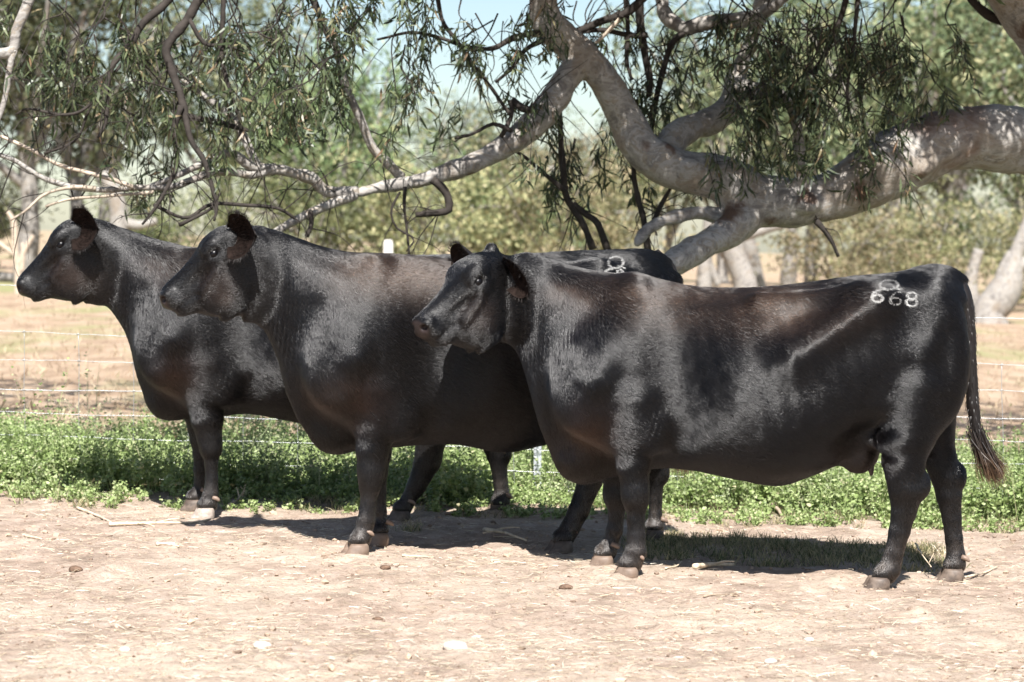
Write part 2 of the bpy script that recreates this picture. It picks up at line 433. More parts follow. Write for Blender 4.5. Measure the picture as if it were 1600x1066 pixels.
def build_cow(name, label, cow, P, h=0.0085):
    """P: traced outline and pose of this animal"""
    L = cow.loc
    st = body_stations(cow, P['body'])
    x0 = min(q[0] for q in st) - 0.75; x1 = max(q[0] for q in st) + 0.12
    f = Field((x0, -0.62, -0.12), (x1, 0.62, 1.62), h)
    f.gencyl((0, 0, 0), (1, 0, 0), (0, 0, 1), st, 0.03)
    # ---- hindquarter, shoulder and their hollows, both sides
    for sgn, key in ((-1, 'n'), (1, 'f')):
        th = P['thigh']; c = L(*th[0]); f.ell((c[0], sgn * 0.155, c[2]), th[1], 0.10)
        c = L(*P['stifle_' + key]); f.ell((c[0], sgn * 0.20, c[2]), (0.13, 0.09, 0.17), 0.10)
        c = L(*P['shoulder']); an = R(24)
        f.ell((c[0], sgn * 0.170, c[2] - .07), (0.15, 0.075, 0.23), 0.17, rot=[(math.cos(an), 0, math.sin(an)), (0, 1, 0), (-math.sin(an), 0, math.cos(an))])
        c = L(*P['point']); f.ell((c[0] + .02, sgn * 0.165, c[2]), (0.12, 0.075, 0.15), 0.12)
        c = L(*P['elbow']); f.ell((c[0], sgn * 0.215, c[2]), (0.10, 0.07, 0.12), 0.07)
        c = L(*P['hook']); f.ell((c[0], sgn * 0.255, c[2]), (0.08, 0.03, 0.05), 0.10)
        c = L(*P['pin']); f.ell((c[0], sgn * 0.095, c[2]), (0.055, 0.045, 0.05), 0.05)
        c = L(*P['fossa']); f.ell((c[0], sgn * 0.425, c[2]), (0.17, 0.115, 0.12), 0.15, sub=True)
        c = L(*P['behind_shoulder']); f.ell((c[0], sgn * 0.435, c[2]), (0.10, 0.12, 0.28), 0.2, sub=True)
        c = L(*P['flank']); f.ell((c[0], sgn * 0.315, c[2]), (0.12, 0.13, 0.046), 0.08, rot=[(math.cos(.45), 0, math.sin(.45)), (0, 1, 0), (-math.sin(.45), 0, math.cos(.45))], sub=True)
        c = L(*P['elbow']); f.ell((c[0] + .125, sgn * 0.36, c[2] - .10), (0.05, 0.11, 0.12), 0.06, sub=True)
        c = L(*P['hook']); d = L(*P['fossa']); f.cone((c[0] - .02, sgn * .275, c[2] - .03), (d[0] - .12, sgn * .340, d[2] - .16), .026, .022, .16)
        e_ = L(*P['loin']); f.cone((c[0] - .03, sgn * .225, c[2] + .005), (e_[0], sgn * .20, e_[2]), .022, .018, .08)                     # edge of the loin
        e_ = L(*P['scapula'][0]); g_ = L(*P['scapula'][1]); f.cone((e_[0], sgn * .10, e_[2]), (g_[0], sgn * .235, g_[2]), .040, .042, .08)   # shoulder blade
        e_ = L(*P['thigh_groove'][0]); g_ = L(*P['thigh_groove'][1]); f.cone((e_[0], sgn * .30, e_[2]), (g_[0], sgn * .305, g_[2]), .038, .042, .07, sub=True)
        c = L(*P['hip_hollow']); f.ell((c[0], sgn * 0.37, c[2]), (0.10, 0.10, 0.11), 0.09, sub=True)
        c = L(*P['neck_groove'][0]); d = L(*P['neck_groove'][1])
        f.cone((c[0], sgn * 0.235, c[2]), (d[0], sgn * 0.30, d[2]), 0.030, 0.045, 0.08, sub=True)
    # brisket
    c = L(*P['brisket'][0]); f.ell((c[0], 0, c[2]), P['brisket'][1], 0.05)
    # tail head
    c = L(*P['tailhead']); f.ell((c[0], 0, c[2]), (0.10, 0.05, 0.045), 0.08)
    # ---- legs
    hooves = []
    for leg in P['legs']:
        t = leg['t']; pts = []
        for fx, bx, py in leg['e']:
            a = L(fx, py, t); b = L(bx, py, t)
            pts.append((0.5 * (a + b), 0.5 * abs(b[0] - a[0])))
        gz = cow.gz(pts[-1][0][0], t)
        # the traced chain is stretched a touch so that the foot meets the ground
        zt, zb = pts[0][0][2], pts[-1][0][2]
        target = gz + 0.060
        pts = [(np.array((c[0], t * leg.get('in', 1.0) if i == 0 else t, zt + (c[2] - zt) * (target - zt) / (zb - zt))), r) for i, (c, r) in enumerate(pts)]
        for i in range(len(pts) - 1):
            (a, ra), (b, rb) = pts[i], pts[i + 1]
            ea, eb = (ra * .90 if i else ra * .95) - .004, rb * .90 - .004; f.cone(a, b, ea, eb, 0.008 if i else 0.03, lat=0.86 if i else 0.90)
        cz, rz = pts[-1]
        (ka, kra), (kb, krb) = pts[-5], pts[-2]                              # groove between cannon bone and tendon, fetlock swell
        for sg_ in (-1, 1): f.cone((ka[0] + kra * .25, t + sg_ * kra * .95, ka[2] - .02), (kb[0] + krb * .25, t + sg_ * krb * .95, kb[2] + .03), .010, .009, .014, sub=True)
        hooves.append((cz[0] + leg.get('dx', -0.012), t, gz, leg['hoof'], leg.get('rock', 0.0)))
        f.ell((cz[0] - 0.010, t, gz + 0.062), (0.046, 0.044, 0.036), 0.02)
        if 'knee' in leg:                                    # carpus or hock bump
            q = L(*leg['knee'], t); f.ell((q[0], t, q[2]), np.array(leg['kr']) * .90, 0.016)
    # ---- udder
    if 'udder' in P:
        for sgn in (-1, 1):
            q = L(*P['udder'][0]); f.ell((q[0], sgn * 0.065, q[2]), P['udder'][1], 0.04)
    # ---- head
    hs = HS * P['head'].get('s', 1.0)
    pit, yw = P['head']['pitch'], P['head']['yaw']
    roll = P['head'].get('roll', 0.0)
    fwd = np.array((-math.cos(yw), -math.sin(yw), 0.0)); lat = np.array((math.sin(yw), -math.cos(yw), 0.0))   # lat: to the near side
    A = fwd * math.cos(pit) + np.array((0, 0, -math.sin(pit))); B = fwd * math.sin(pit) + np.array((0, 0, math.cos(pit)))
    if roll:
        B, lat = B * math.cos(roll) + lat * math.sin(roll), lat * math.cos(roll) - B * math.sin(roll)
    eo_ = A * (46 * hs) - B * (2 * hs) + lat * 0.105; ht_ = P['head'].get('t', 0.0)      # hang the skull on the measured eye
    hp = L(*P['head']['eye'], ht_ + eo_[1]) - eo_
    def H(a, b, c=0.0): return hp + A * (a * hs) + B * (b * hs) + lat * c
    rotH = [A, B, lat]
    ws = hs / HS
    f.gencyl(hp, A, B, [(a * hs, tp * hs, bt * hs, w * ws, fr, pu, pl) for a, tp, bt, w, fr, pu, pl in HEAD], 0.03)
    pk = P['head'].get('poll', .7); f.ell(H(-9, 6), (0.036 * pk, 0.046 * pk, 0.046 * pk), 0.04, rot=rotH)      # poll
    for sg in (1, -1):
        f.ell(H(68, -54, sg * 0.056), (0.115, 0.085, 0.034), 0.05, rot=rotH)                 # cheek
        f.ell(H(40, 7, sg * 0.078), (0.055, 0.032, 0.032), 0.035, rot=rotH)                  # brow
        f.ell(H(47, -13, sg * 0.082), (0.045, 0.03, 0.024), 0.03, rot=rotH)                  # lower orbit
        f.ell(H(46, -2, sg * 0.116), (0.023, 0.013, 0.024), 0.010, rot=rotH, sub=True)       # socket
        f.cone(H(36, 4.0, sg * 0.101), H(56, 5.5, sg * 0.099), 0.009, 0.008, 0.010)                # upper lid
        f.cone(H(39, -10, sg * 0.098), H(54, -9.5, sg * 0.097), 0.005, 0.005, 0.010)              # lower lid
        f.ell(H(88, -14, sg * 0.098), (0.075, 0.020, 0.030), 0.03, rot=rotH, sub=True)       # hollow along the nose
        f.cone(H(62, -24, sg * 0.094), H(98, -34, sg * 0.076), 0.012, 0.009, 0.03)           # cheek crest
        f.ell(H(131, -3, sg * 0.046), (0.030, 0.022, 0.024), 0.02, rot=rotH)                 # nostril wing
        f.ell(H(138.5, -4, sg * 0.046), (0.021, 0.013, 0.018), 0.010, rot=rotH, sub=True)    # nostril
        f.cone(H(122, -8, sg * 0.078), H(112, -14, sg * 0.080), 0.007, 0.006, 0.012, sub=True)
        f.cone(H(141, -25, sg * 0.046), H(106, -27, sg * 0.076), 0.004, 0.006, 0.010, sub=True)  # mouth
        f.cone(H(106, -27, sg * 0.078), H(100, -31, sg * 0.080), 0.007, 0.006, 0.02, sub=True)
        f.ell(H(116, -36, sg * 0.03), (0.052, 0.026, 0.033), 0.03, rot=rotH)                # chin and lip
        f.ell(H(78, -80, sg * 0.045), (0.07, 0.02, 0.02), 0.03, rot=rotH)                    # jaw rim
    f.ell(H(129, -33), (0.030, 0.018, 0.042), 0.02, rot=rotH)
    V, Q = f.surface(); V = relax(V, Q, 3)
    # ---- skin folds and small relief, pushed along the normals
    N = vnormals(V, Q)
    side = sst(0.25, 0.7, np.abs(N[:, 1]))
    na, nb = L(*P['fold'][0]), L(*P['fold'][1])
    m = sst(nb[0] + .02, nb[0] - .10, V[:, 0]) * sst(na[0], na[0] + .06, V[:, 0]) * sst(0.60, 0.95, V[:, 2]) * sst(1.42, 1.15, V[:, 2]) * side
    ph = V[:, 0] * 2 * PI / 0.017 + 5.0 * vnoise(V * np.array((1, 1, .35)), 2.0, 3) + V[:, 2] * P['fold'][2]
    amp = 0.5 + 0.5 * vnoise(V, 3.0, 11)
    dsp = 0.0017 * np.sin(ph) * m * np.clip(amp, 0.1, 1)
    e = L(*P['elbow'])
    m = np.exp(-(((V[:, 0] - e[0] - .03) / .05) ** 2 + ((V[:, 2] - e[2] + .01) / .09) ** 2)) * side
    dsp += 0.0013 * np.sin((V[:, 0] - .35 * V[:, 2]) * 2 * PI / 0.024 + 5 * vnoise(V, 3, 5)) * m * np.clip(.5 + vnoise(V, 5, 6), 0, 1)
    b = L(*P['shoulder'])
    trunk = sst(b[0] + .1, b[0] + .35, V[:, 0]) * sst(.45, .6, V[:, 2])
    dsp += 0.0026 * vnoise(V * np.array((1, 1, .55)), 2.6, 21) * (0.35 + trunk) * sst(0.3, 0.55, V[:, 2])
    rib = sst(b[0] + .25, b[0] + .45, V[:, 0]) * sst(b[0] + 1.15, b[0] + .95, V[:, 0]) * sst(.55, .7, V[:, 2]) * sst(1.2, 1.0, V[:, 2])
    dsp += 0.0007 * np.sin((V[:, 0] + .28 * V[:, 2]) * 2 * PI / .088 + 1.2 * vnoise(V, 1.5, 24)) * rib
    dsp += 0.0007 * vnoise(V, 13, 22)
    V = V + N * dsp[:, None]; N = vnormals(V, Q)
    # ---- coat colours
    col = np.empty((len(V), 3)); col[:] = (0.0036, 0.0034, 0.0038)
    def blend(w, c):
        w = np.clip(w, 0, 1)[:, None]; col[:] = col * (1 - w) + np.array(c) * w
    nz = vnoise(V, 2.4, P['seed']); nz2 = vnoise(V, 7, P['seed'] + 1)
    tops = np.interp(V[:, 0], [q[0] for q in st], [q[1] for q in st])
    dep = tops - V[:, 2]
    for ax, az, rx, rz, w in P['brown']:
        g = np.exp(-(((V[:, 0] - L(ax, az)[0]) / rx) ** 2 + ((V[:, 2] - L(ax, az)[2]) / rz) ** 2))
        blend(w * g * (0.75 + 0.35 * nz + 0.2 * nz2), (0.042, 0.026, 0.018))
    q = L(*P['brisket'][0])
    g = np.exp(-(((V[:, 0] - q[0] - .06) / .10) ** 2 + ((V[:, 2] - q[2] - .13) / .10) ** 2))
    blend(.40 * g * (0.7 + .3 * nz2), (0.034, 0.014, 0.008))
    blend(0.55 * sst(0.50, 0.12, V[:, 2]) * (0.55 + .45 * nz2), (0.026, 0.022, 0.020))      # dust on the shins
    blend(0.5 * sst(0.22, 0.08, V[:, 2]) * (0.6 + .5 * vnoise(V, 20, 9)), (0.065, 0.052, 0.044))
    d = (V - H(141, -6)); rr = np.sqrt((d @ A / .034) ** 2 + (d @ B / .05) ** 2 + (d @ lat / .075) ** 2)
    blend(sst(1.1, .75, rr) * .9, (0.034, 0.022, 0.020))
    d = (V - H(70, -40, 0.08)); rr = np.linalg.norm(d, axis=1)
    blend(P.get('cheek', 0.3) * sst(.12, .03, rr), (0.038, 0.022, 0.016))
    if 'udder' in P:
        q = L(*P['udder'][0]); g = np.exp(-(((V[:, 0] - q[0]) / .12) ** 2 + ((V[:, 2] - q[2] + .03) / .08) ** 2))
        blend(.8 * g, (0.014, 0.010, 0.009))
    root = empty(name, tuple(cow.o), cow.yaw)
    tag(root, label, "cow", "black cows standing in a row")
    me = mesh_np("body", V, Q, True, M_COAT); vcol(me, "coat", col)
    link(bpy.data.objects.new("body", me), root)
    # ---- short coat of real hair
    q = Q; tri = np.vstack([q[:, [0, 1, 2]], q[:, [0, 2, 3]]])
    e1, e2 = V[tri[:, 1]] - V[tri[:, 0]], V[tri[:, 2]] - V[tri[:, 0]]
    fn_ = np.cross(e1, e2); ar = np.linalg.norm(fn_, axis=1) + 1e-12; fn_ = fn_ / ar[:, None]
    wt = ar * (0.22 + 0.78 * sst(.45, -.10, fn_[:, 1]))                    # the far flank gets a thinner coat
    g = np.random.default_rng(P['seed'] + 77); nh = P['hairs']
    ti = np.searchsorted(np.cumsum(wt) / wt.sum(), g.uniform(0, 1, nh)); ti = np.minimum(ti, len(tri) - 1)
    a_, b_ = g.uniform(0, 1, nh), g.uniform(0, 1, nh); fl = a_ + b_ > 1; a_[fl], b_[fl] = 1 - a_[fl], 1 - b_[fl]
    p0 = V[tri[ti, 0]] + a_[:, None] * e1[ti] + b_[:, None] * e2[ti]; nn = N[tri[ti, 0]]
    cc = col[tri[ti, 0]]
    sx = L(*P['shoulder'])[0]
    neck = sst(sx + .12, sx - .12, p0[:, 0]); leg_ = sst(.52, .40, p0[:, 2]) * sst(.20, .12, np.abs(np.abs(p0[:, 1]) - .17))
    d = np.stack([.85 - .45 * neck, 0 * neck, -.50 - .45 * neck], 1); d = d * (1 - leg_[:, None]) + np.array((.1, 0, -1.0)) * leg_[:, None]
    up_ = sst(.10, .02, np.interp(p0[:, 0], [s_[0] for s_ in st], [s_[1] for s_ in st]) - p0[:, 2])
    d = d * (1 - .6 * up_[:, None]) + np.array((1, 0, -.15)) * .6 * up_[:, None]
    hd = np.linalg.norm((p0 - H(60, -30)) * np.array((1, 1, 1)), axis=1); hw = sst(.34, .24, hd)[:, None]
    d = d * (1 - hw) + (-A * .8 - np.array((0, 0, .4))) * hw
    d = d + .13 * np.stack([vnoise(p0, 2.2, 61), vnoise(p0, 2.2, 62), vnoise(p0, 2.2, 63)], 1) + .07 * np.stack([vnoise(p0, 9, 64), vnoise(p0, 16, 65), vnoise(p0, 16, 66)], 1) + g.normal(0, .065, (nh, 3))
    d = d - nn * (d * nn).sum(1)[:, None]; d = unit_(d)
    ln = g.uniform(.6, 1.3, nh) * (.021 - .011 * hw[:, 0] - .009 * leg_); lift = g.uniform(.06, .14, nh)
    dn_ = p0 - H(141, -6); rn_ = np.sqrt((dn_ @ A / .034) ** 2 + (dn_ @ B / .05) ** 2 + (dn_ @ lat / .075) ** 2); ln = ln * sst(.95, 1.25, rn_)
    pts = np.stack([p0 - nn * .0005, p0 + d * (ln * .5)[:, None] + nn * (ln * lift * .7)[:, None], p0 + d * ln[:, None] + nn * (ln * lift * .9)[:, None]], 1)
    hc = bpy.data.hair_curves.new("fur"); hc.add_curves([3] * nh)
    hc.attributes['position'].data.foreach_set('vector', pts.astype(np.float32).ravel()) if 'position' in hc.attributes else hc.points.foreach_set('position', pts.astype(np.float32).ravel())
    ra = hc.attributes.get('radius') or hc.attributes.new('radius', 'FLOAT', 'POINT')
    ra.data.foreach_set('value', np.tile(np.array((.00040, .00036, .00008), np.float32), nh))
    ca_ = hc.attributes.new('tint', 'FLOAT_COLOR', 'CURVE'); c4 = np.ones((nh, 4), np.float32); c4[:, :3] = cc * g.uniform(.6, 1.5, (nh, 1)) * 0.9
    ca_.data.foreach_set('color', c4.ravel())
    hc.materials.append(M_FUR)
    fo_ = link(bpy.data.objects.new("fur", hc), root); fo_["kind"] = "stuff"
    bvh = BVHTree.FromPolygons([tuple(v) for v in V], Q.tolist())
    # ---- eyes
    for sg in (1, -1):
        u = np.linspace(0, PI, 13); w = np.linspace(0, 2 * PI, 25)[:-1]
        uu, ww = np.meshgrid(u, w, indexing='ij'); S = np.stack([np.cos(uu), np.sin(uu) * np.cos(ww), np.sin(uu) * np.sin(ww)], -1).reshape(-1, 3)
        Ve = H(46, -2.8, sg * 0.0925) + 0.0235 * ws * (S[:, :1] * lat * sg * .9 + S[:, 1:2] * A + S[:, 2:] * B * .85)
        i, j = np.meshgrid(np.arange(12), np.arange(24), indexing='ij'); i, j = i.ravel(), j.ravel()
        Fe = np.stack([i * 24 + j, i * 24 + (j + 1) % 24, (i + 1) * 24 + (j + 1) % 24, (i + 1) * 24 + j], 1)
        eye = mobj("eye", Ve, Fe, M_EYE, root)
    # ---- ears
    for ear in P['ears']:
        base = H(*ear['base'])
        UPH = np.array((0, 0, 1.0)); d = fwd * ear['dir'][0] + UPH * ear['dir'][1] + lat * ear['dir'][2]; d /= np.linalg.norm(d)
        op = fwd * ear['open'][0] + UPH * ear['open'][1] + lat * ear['open'][2]; op -= d * (op @ d); op /= np.linalg.norm(op)
        sd = np.cross(d, op); Ln, Wd = ear.get('len', 0.185), ear.get('wid', 0.075)
        nu, nv = 22, 17; Vs = []
        for side_ in (0, 1):
            for i in range(nu):
                u = i / (nu - 1); wid = Wd * (0.42 + 0.58 * sst(0, .38, u)) * (max(0.0, 1 - max(0, (u - .40) / .60) ** 2.8)) ** .55 + 0.002
                cup = 1.45 * (1 - .45 * u)
                for j in range(nv):
                    v = (j / (nv - 1) * 2 - 1); an = v * cup
                    rad = wid / max(math.sin(min(cup, 1.5)), .3)
                    x = rad * math.sin(an); y = rad * (1 - math.cos(an)) 
                    th = (0.006 + .012 * (1 - u) ** 2) * (1 - .75 * abs(v))
                    pnt = base + d * (Ln * u) + sd * x + op * (y - (th if side_ else 0)) - op * 0.022 * math.sin(u * PI * .9)
                    Vs.append(pnt + d * 0.004 * math.sin(9 * v + 5 * u))
        Vs = np.array(Vs); n1 = nu * nv; i, j = np.meshgrid(np.arange(nu - 1), np.arange(nv - 1), indexing='ij'); i, j = i.ravel(), j.ravel()
        Fi = np.stack([i * nv + j, i * nv + j + 1, (i + 1) * nv + j + 1, (i + 1) * nv + j], 1)
        edge = [(0, j) for j in range(nv)] + [(i, nv - 1) for i in range(1, nu)] + [(nu - 1, j) for j in range(nv - 2, -1, -1)] + [(i, 0) for i in range(nu - 2, 0, -1)]
        eb = np.array([a * nv + b for a, b in edge]); eb2 = np.roll(eb, -1)
        Fe = np.stack([eb, eb2, eb2 + n1, eb + n1], 1)
        eo = mobj("ear", Vs, np.vstack([Fi, Fi[:, ::-1] + n1, Fe]), [M_COAT, M_EARIN], root,
                  mat_idx=np.concatenate([np.ones(len(Fi)), np.zeros(len(Fi) + len(Fe))]))
        vcol(eo.data, "coat", (0.012, 0.009, 0.0085))
        g = np.random.default_rng(P['seed'] + 3)                          # fringe of hair round the rim and inside
        hv, hf = [], []
        for q in range(1500):
            if q < 900:
                a, b2 = edge[g.integers(nv, len(edge))]; p = Vs[a * nv + b2]; out = sd * (1 if b2 > nv / 2 else -1) * (a < nu - 1) + d * (.4 + (a >= nu - 3)) + op * .3
            else:
                a, b2 = int(g.integers(1, nu * .6)), int(g.integers(2, nv - 2)); p = Vs[a * nv + b2]; out = op * .9 + d * .7
            out = out + g.normal(size=3) * .35; out /= np.linalg.norm(out) + 1e-9
            ln = g.uniform(.010, .028); w = np.cross(out, g.normal(size=3)); w = w / np.linalg.norm(w) * 0.0008
            k0 = len(hv); hv += [p - w, p + w, p + out * ln + op * .002]; hf.append((k0, k0 + 1, k0 + 2))
        ho = mobj("ear_hair", np.array(hv), np.array(hf), M_COAT, eo, smooth=False); vcol(ho.data, "coat", (0.02, 0.015, 0.013))
        ho["kind"] = "stuff"
    # ---- hooves: two claws each, and dewclaws
    for hx, ht, gz, mat, rock in hooves:
        mb = MB()
        for sg in (-1, 1):
            prof = [(0.0, -0.084, 0.040, .030), (0.022, -0.070, 0.045, .031), (0.040, -0.053, 0.047, .030), (0.056, -0.046, 0.044, .027), (0.068, -0.038, 0.036, .021)]
            rows = []
            for z, xf, xb, wd in prof:
                a = np.linspace(0, 2 * PI, 17)[:-1]; xc, rx = (xf + xb) / 2, (xb - xf) / 2
                rows.append(np.stack([xc + rx * np.cos(a) * (1 - .10 * np.cos(a)), sg * .031 + wd * np.sin(a) * np.where(np.cos(a) < 0, 1 - .45 * np.cos(a) ** 2, 1), z + 0 * a], 1))
            Vh = np.vstack(rows); n = 16
            i, j = np.meshgrid(np.arange(4), np.arange(n), indexing='ij'); i, j = i.ravel(), j.ravel()
            F4 = np.stack([i * n + j, i * n + (j + 1) % n, (i + 1) * n + (j + 1) % n, (i + 1) * n + j], 1)
            Vh = np.vstack([Vh, Vh[:n].mean(0), Vh[-n:].mean(0)]); k = np.arange(n)
            F3 = np.vstack([np.stack([np.full(n, 5 * n), (k + 1) % n, k], 1), np.stack([np.full(n, 5 * n + 1), 4 * n + k, 4 * n + (k + 1) % n], 1)])
            if rock: Vh = Vh @ np.array([[math.cos(rock), 0, -math.sin(rock)], [0, 1, 0], [math.sin(rock), 0, math.cos(rock)]]).T
            Vh = Vh + np.array((hx, ht, gz - .020)); mb.add(Vh, [F4, F3])
        hb = mb.build("hoof", mat, root)
        for sg in (-1, 1):
            p = np.array((hx + .050, ht + sg * .024, gz + .092)); 
            V2, F2 = tube(np.array([p + (-.02, 0, .008), p, p + (.010, sg * .003, -.007), p + (.015, sg * .004, -.013)]), [.012, .0115, .008, .003], 8)
            mobj("dewclaw", V2, F2, M_CLAW, hb)
    # ---- tail
    if 'tail' in P:
        tp = np.array([L(x, y, t) for x, y, t, r in P['tail']]); tr = np.array([r for *_, r in P['tail']])
        n = 60; path = smooth_curve(tp, n); rad = smooth_curve(tr[:, None], n)[:, 0]
        V2, F2 = tube(path, rad, 14); V2 = V2 + 0.0025 * vnoise(V2, 9, 4)[:, None]
        to = mobj("tail", V2, F2, M_COAT, root); vcol(to.data, "coat", (0.012, 0.0095, 0.009))
        if 'switch' in P:
            g = np.random.default_rng(5); sp = np.array([L(x, y, t) for x, y, t in P['switch']]); hv, hf, hc = [], [], []
            for q in range(1500):                                         # long switch hair, and short hair down the tail
                long = q < 800
                if long:
                    u0 = g.uniform(0.80, 1.0); p0 = path[int(u0 * (n - 1))]
                    r0 = g.normal(size=3) * np.array((.016, .014, .004)); spread = g.normal(size=3) * np.array((.022, .018, .022)); e = g.uniform(.55, 1.0)
                    pts = smooth_curve(np.vstack([p0 + r0, sp[0] + r0 + spread * .35, sp[1] + r0 * 1.2 + spread * .8, sp[1] + (sp[2] - sp[1]) * e + r0 + spread]), 7); w0 = .0016
                else:
                    i0 = int(g.uniform(.05, .85) * (n - 1)); a = g.uniform(0, 6.28); dr = np.array((math.cos(a), math.sin(a), 0.0))
                    p0 = path[i0] + dr * rad[i0] * .95; e = 1; pts = smooth_curve(np.vstack([p0, p0 + dr * .006 + (0, 0, -.012), p0 + dr * .007 + (0, 0, -.026)]), 7); w0 = .0011
                w = np.cross(pts[-1] - pts[0], g.normal(size=3)); w /= np.linalg.norm(w) + 1e-9
                k0 = len(hv)
                for i in range(7):
                    ww = w * w0 * (1 - .75 * i / 6); hv += [pts[i] - ww, pts[i] + ww]
                    fr = (i / 6) ** 1.3 if long else 0
                    cc = np.array((.012, .009, .008)) * (1 - fr) + np.array((.13, .072, .035)) * fr; hc += [cc, cc]
                for i in range(6): hf.append((k0 + 2 * i, k0 + 2 * i + 1, k0 + 2 * i + 3, k0 + 2 * i + 2))
            so = mobj("tail_switch", np.array(hv), np.array(hf), M_TAILHAIR, to); vcol(so.data, "coat", np.array(hc)); so["kind"] = "stuff"
    # ---- teats
    for px, py, t in P.get('teats', []):
        p = L(px, py, t); V2, F2 = tube(np.array([p + (-.004, 0, .05), p + (0, 0, .03), p, p + (.002, 0, -.022)]), [.020, .015, .0125, .006], 10)
        mobj("teat", V2, F2, M_TEAT, root)
    # ---- freeze brand of white hair, laid on the coat
    g = np.random.default_rng(P['seed'] + 8)
    for glyph, gx, gy, gw, gh, dens in P.get('brand', []):
        hv, hf = [], []
        for stroke in GLYPH[glyph]:
            S = smooth_curve(stroke, 80)
            ln = np.linalg.norm(np.diff(S, axis=0), axis=1).sum()
            for q in range(int(420 * ln * dens)):
                u = S[g.integers(0, 80)]; x = gx + (u[0] - .5) * gw + g.normal() * 1.05; y = gy + (u[1] - .5) * gh + g.normal() * 0.75
                if g.uniform() > dens * (0.85 + 0.35 * math.sin(u[0] * 13 + u[1] * 11 + gx) * math.sin(u[1] * 17 + gx * 2)): continue
                o = L(x, y, -0.9); dr = L(x, y, 0.0) - o; dr /= np.linalg.norm(dr)
                hit, nn, _, _ = bvh.ray_cast(Vector(o), Vector(dr))
                if hit is None: continue
                p = np.array(hit); nn = np.array(nn); dwn = np.array((.55, 0, -.85)) + g.normal(size=3) * .25; dwn -= nn * (dwn @ nn); dwn /= np.linalg.norm(dwn)
                w = np.cross(nn, dwn) * g.uniform(.0006, .0011); le = g.uniform(.004, .009); k0 = len(hv)
                hv += [p + nn * .0005 - w, p + nn * .0005 + w, p + nn * .004 + dwn * le]; hf.append((k0, k0 + 1, k0 + 2))
        if hv:
            bo = mobj("brand_mark", np.array(hv), np.array(hf), M_BRAND, root, smooth=False); bo["kind"] = "stuff"
    return root, bvh

def circ(cx, cy, rx, ry, a0=0, a1=360, n=14):
    return [(cx + rx * math.cos(R(a)), cy + ry * math.sin(R(a))) for a in np.linspace(a0, a1, n)]
GLYPH = {'Q': [circ(.46, .46, .44, .44), [(.60, .66), (.80, .84), (.98, .92)]],
         '6': [circ(.5, .70, .38, .28), [(.92, .0), (.60, .02), (.28, .22), (.12, .48), (.12, .72)]],
         '8': [circ(.5, .26, .34, .24), circ(.5, .72, .42, .27)]}
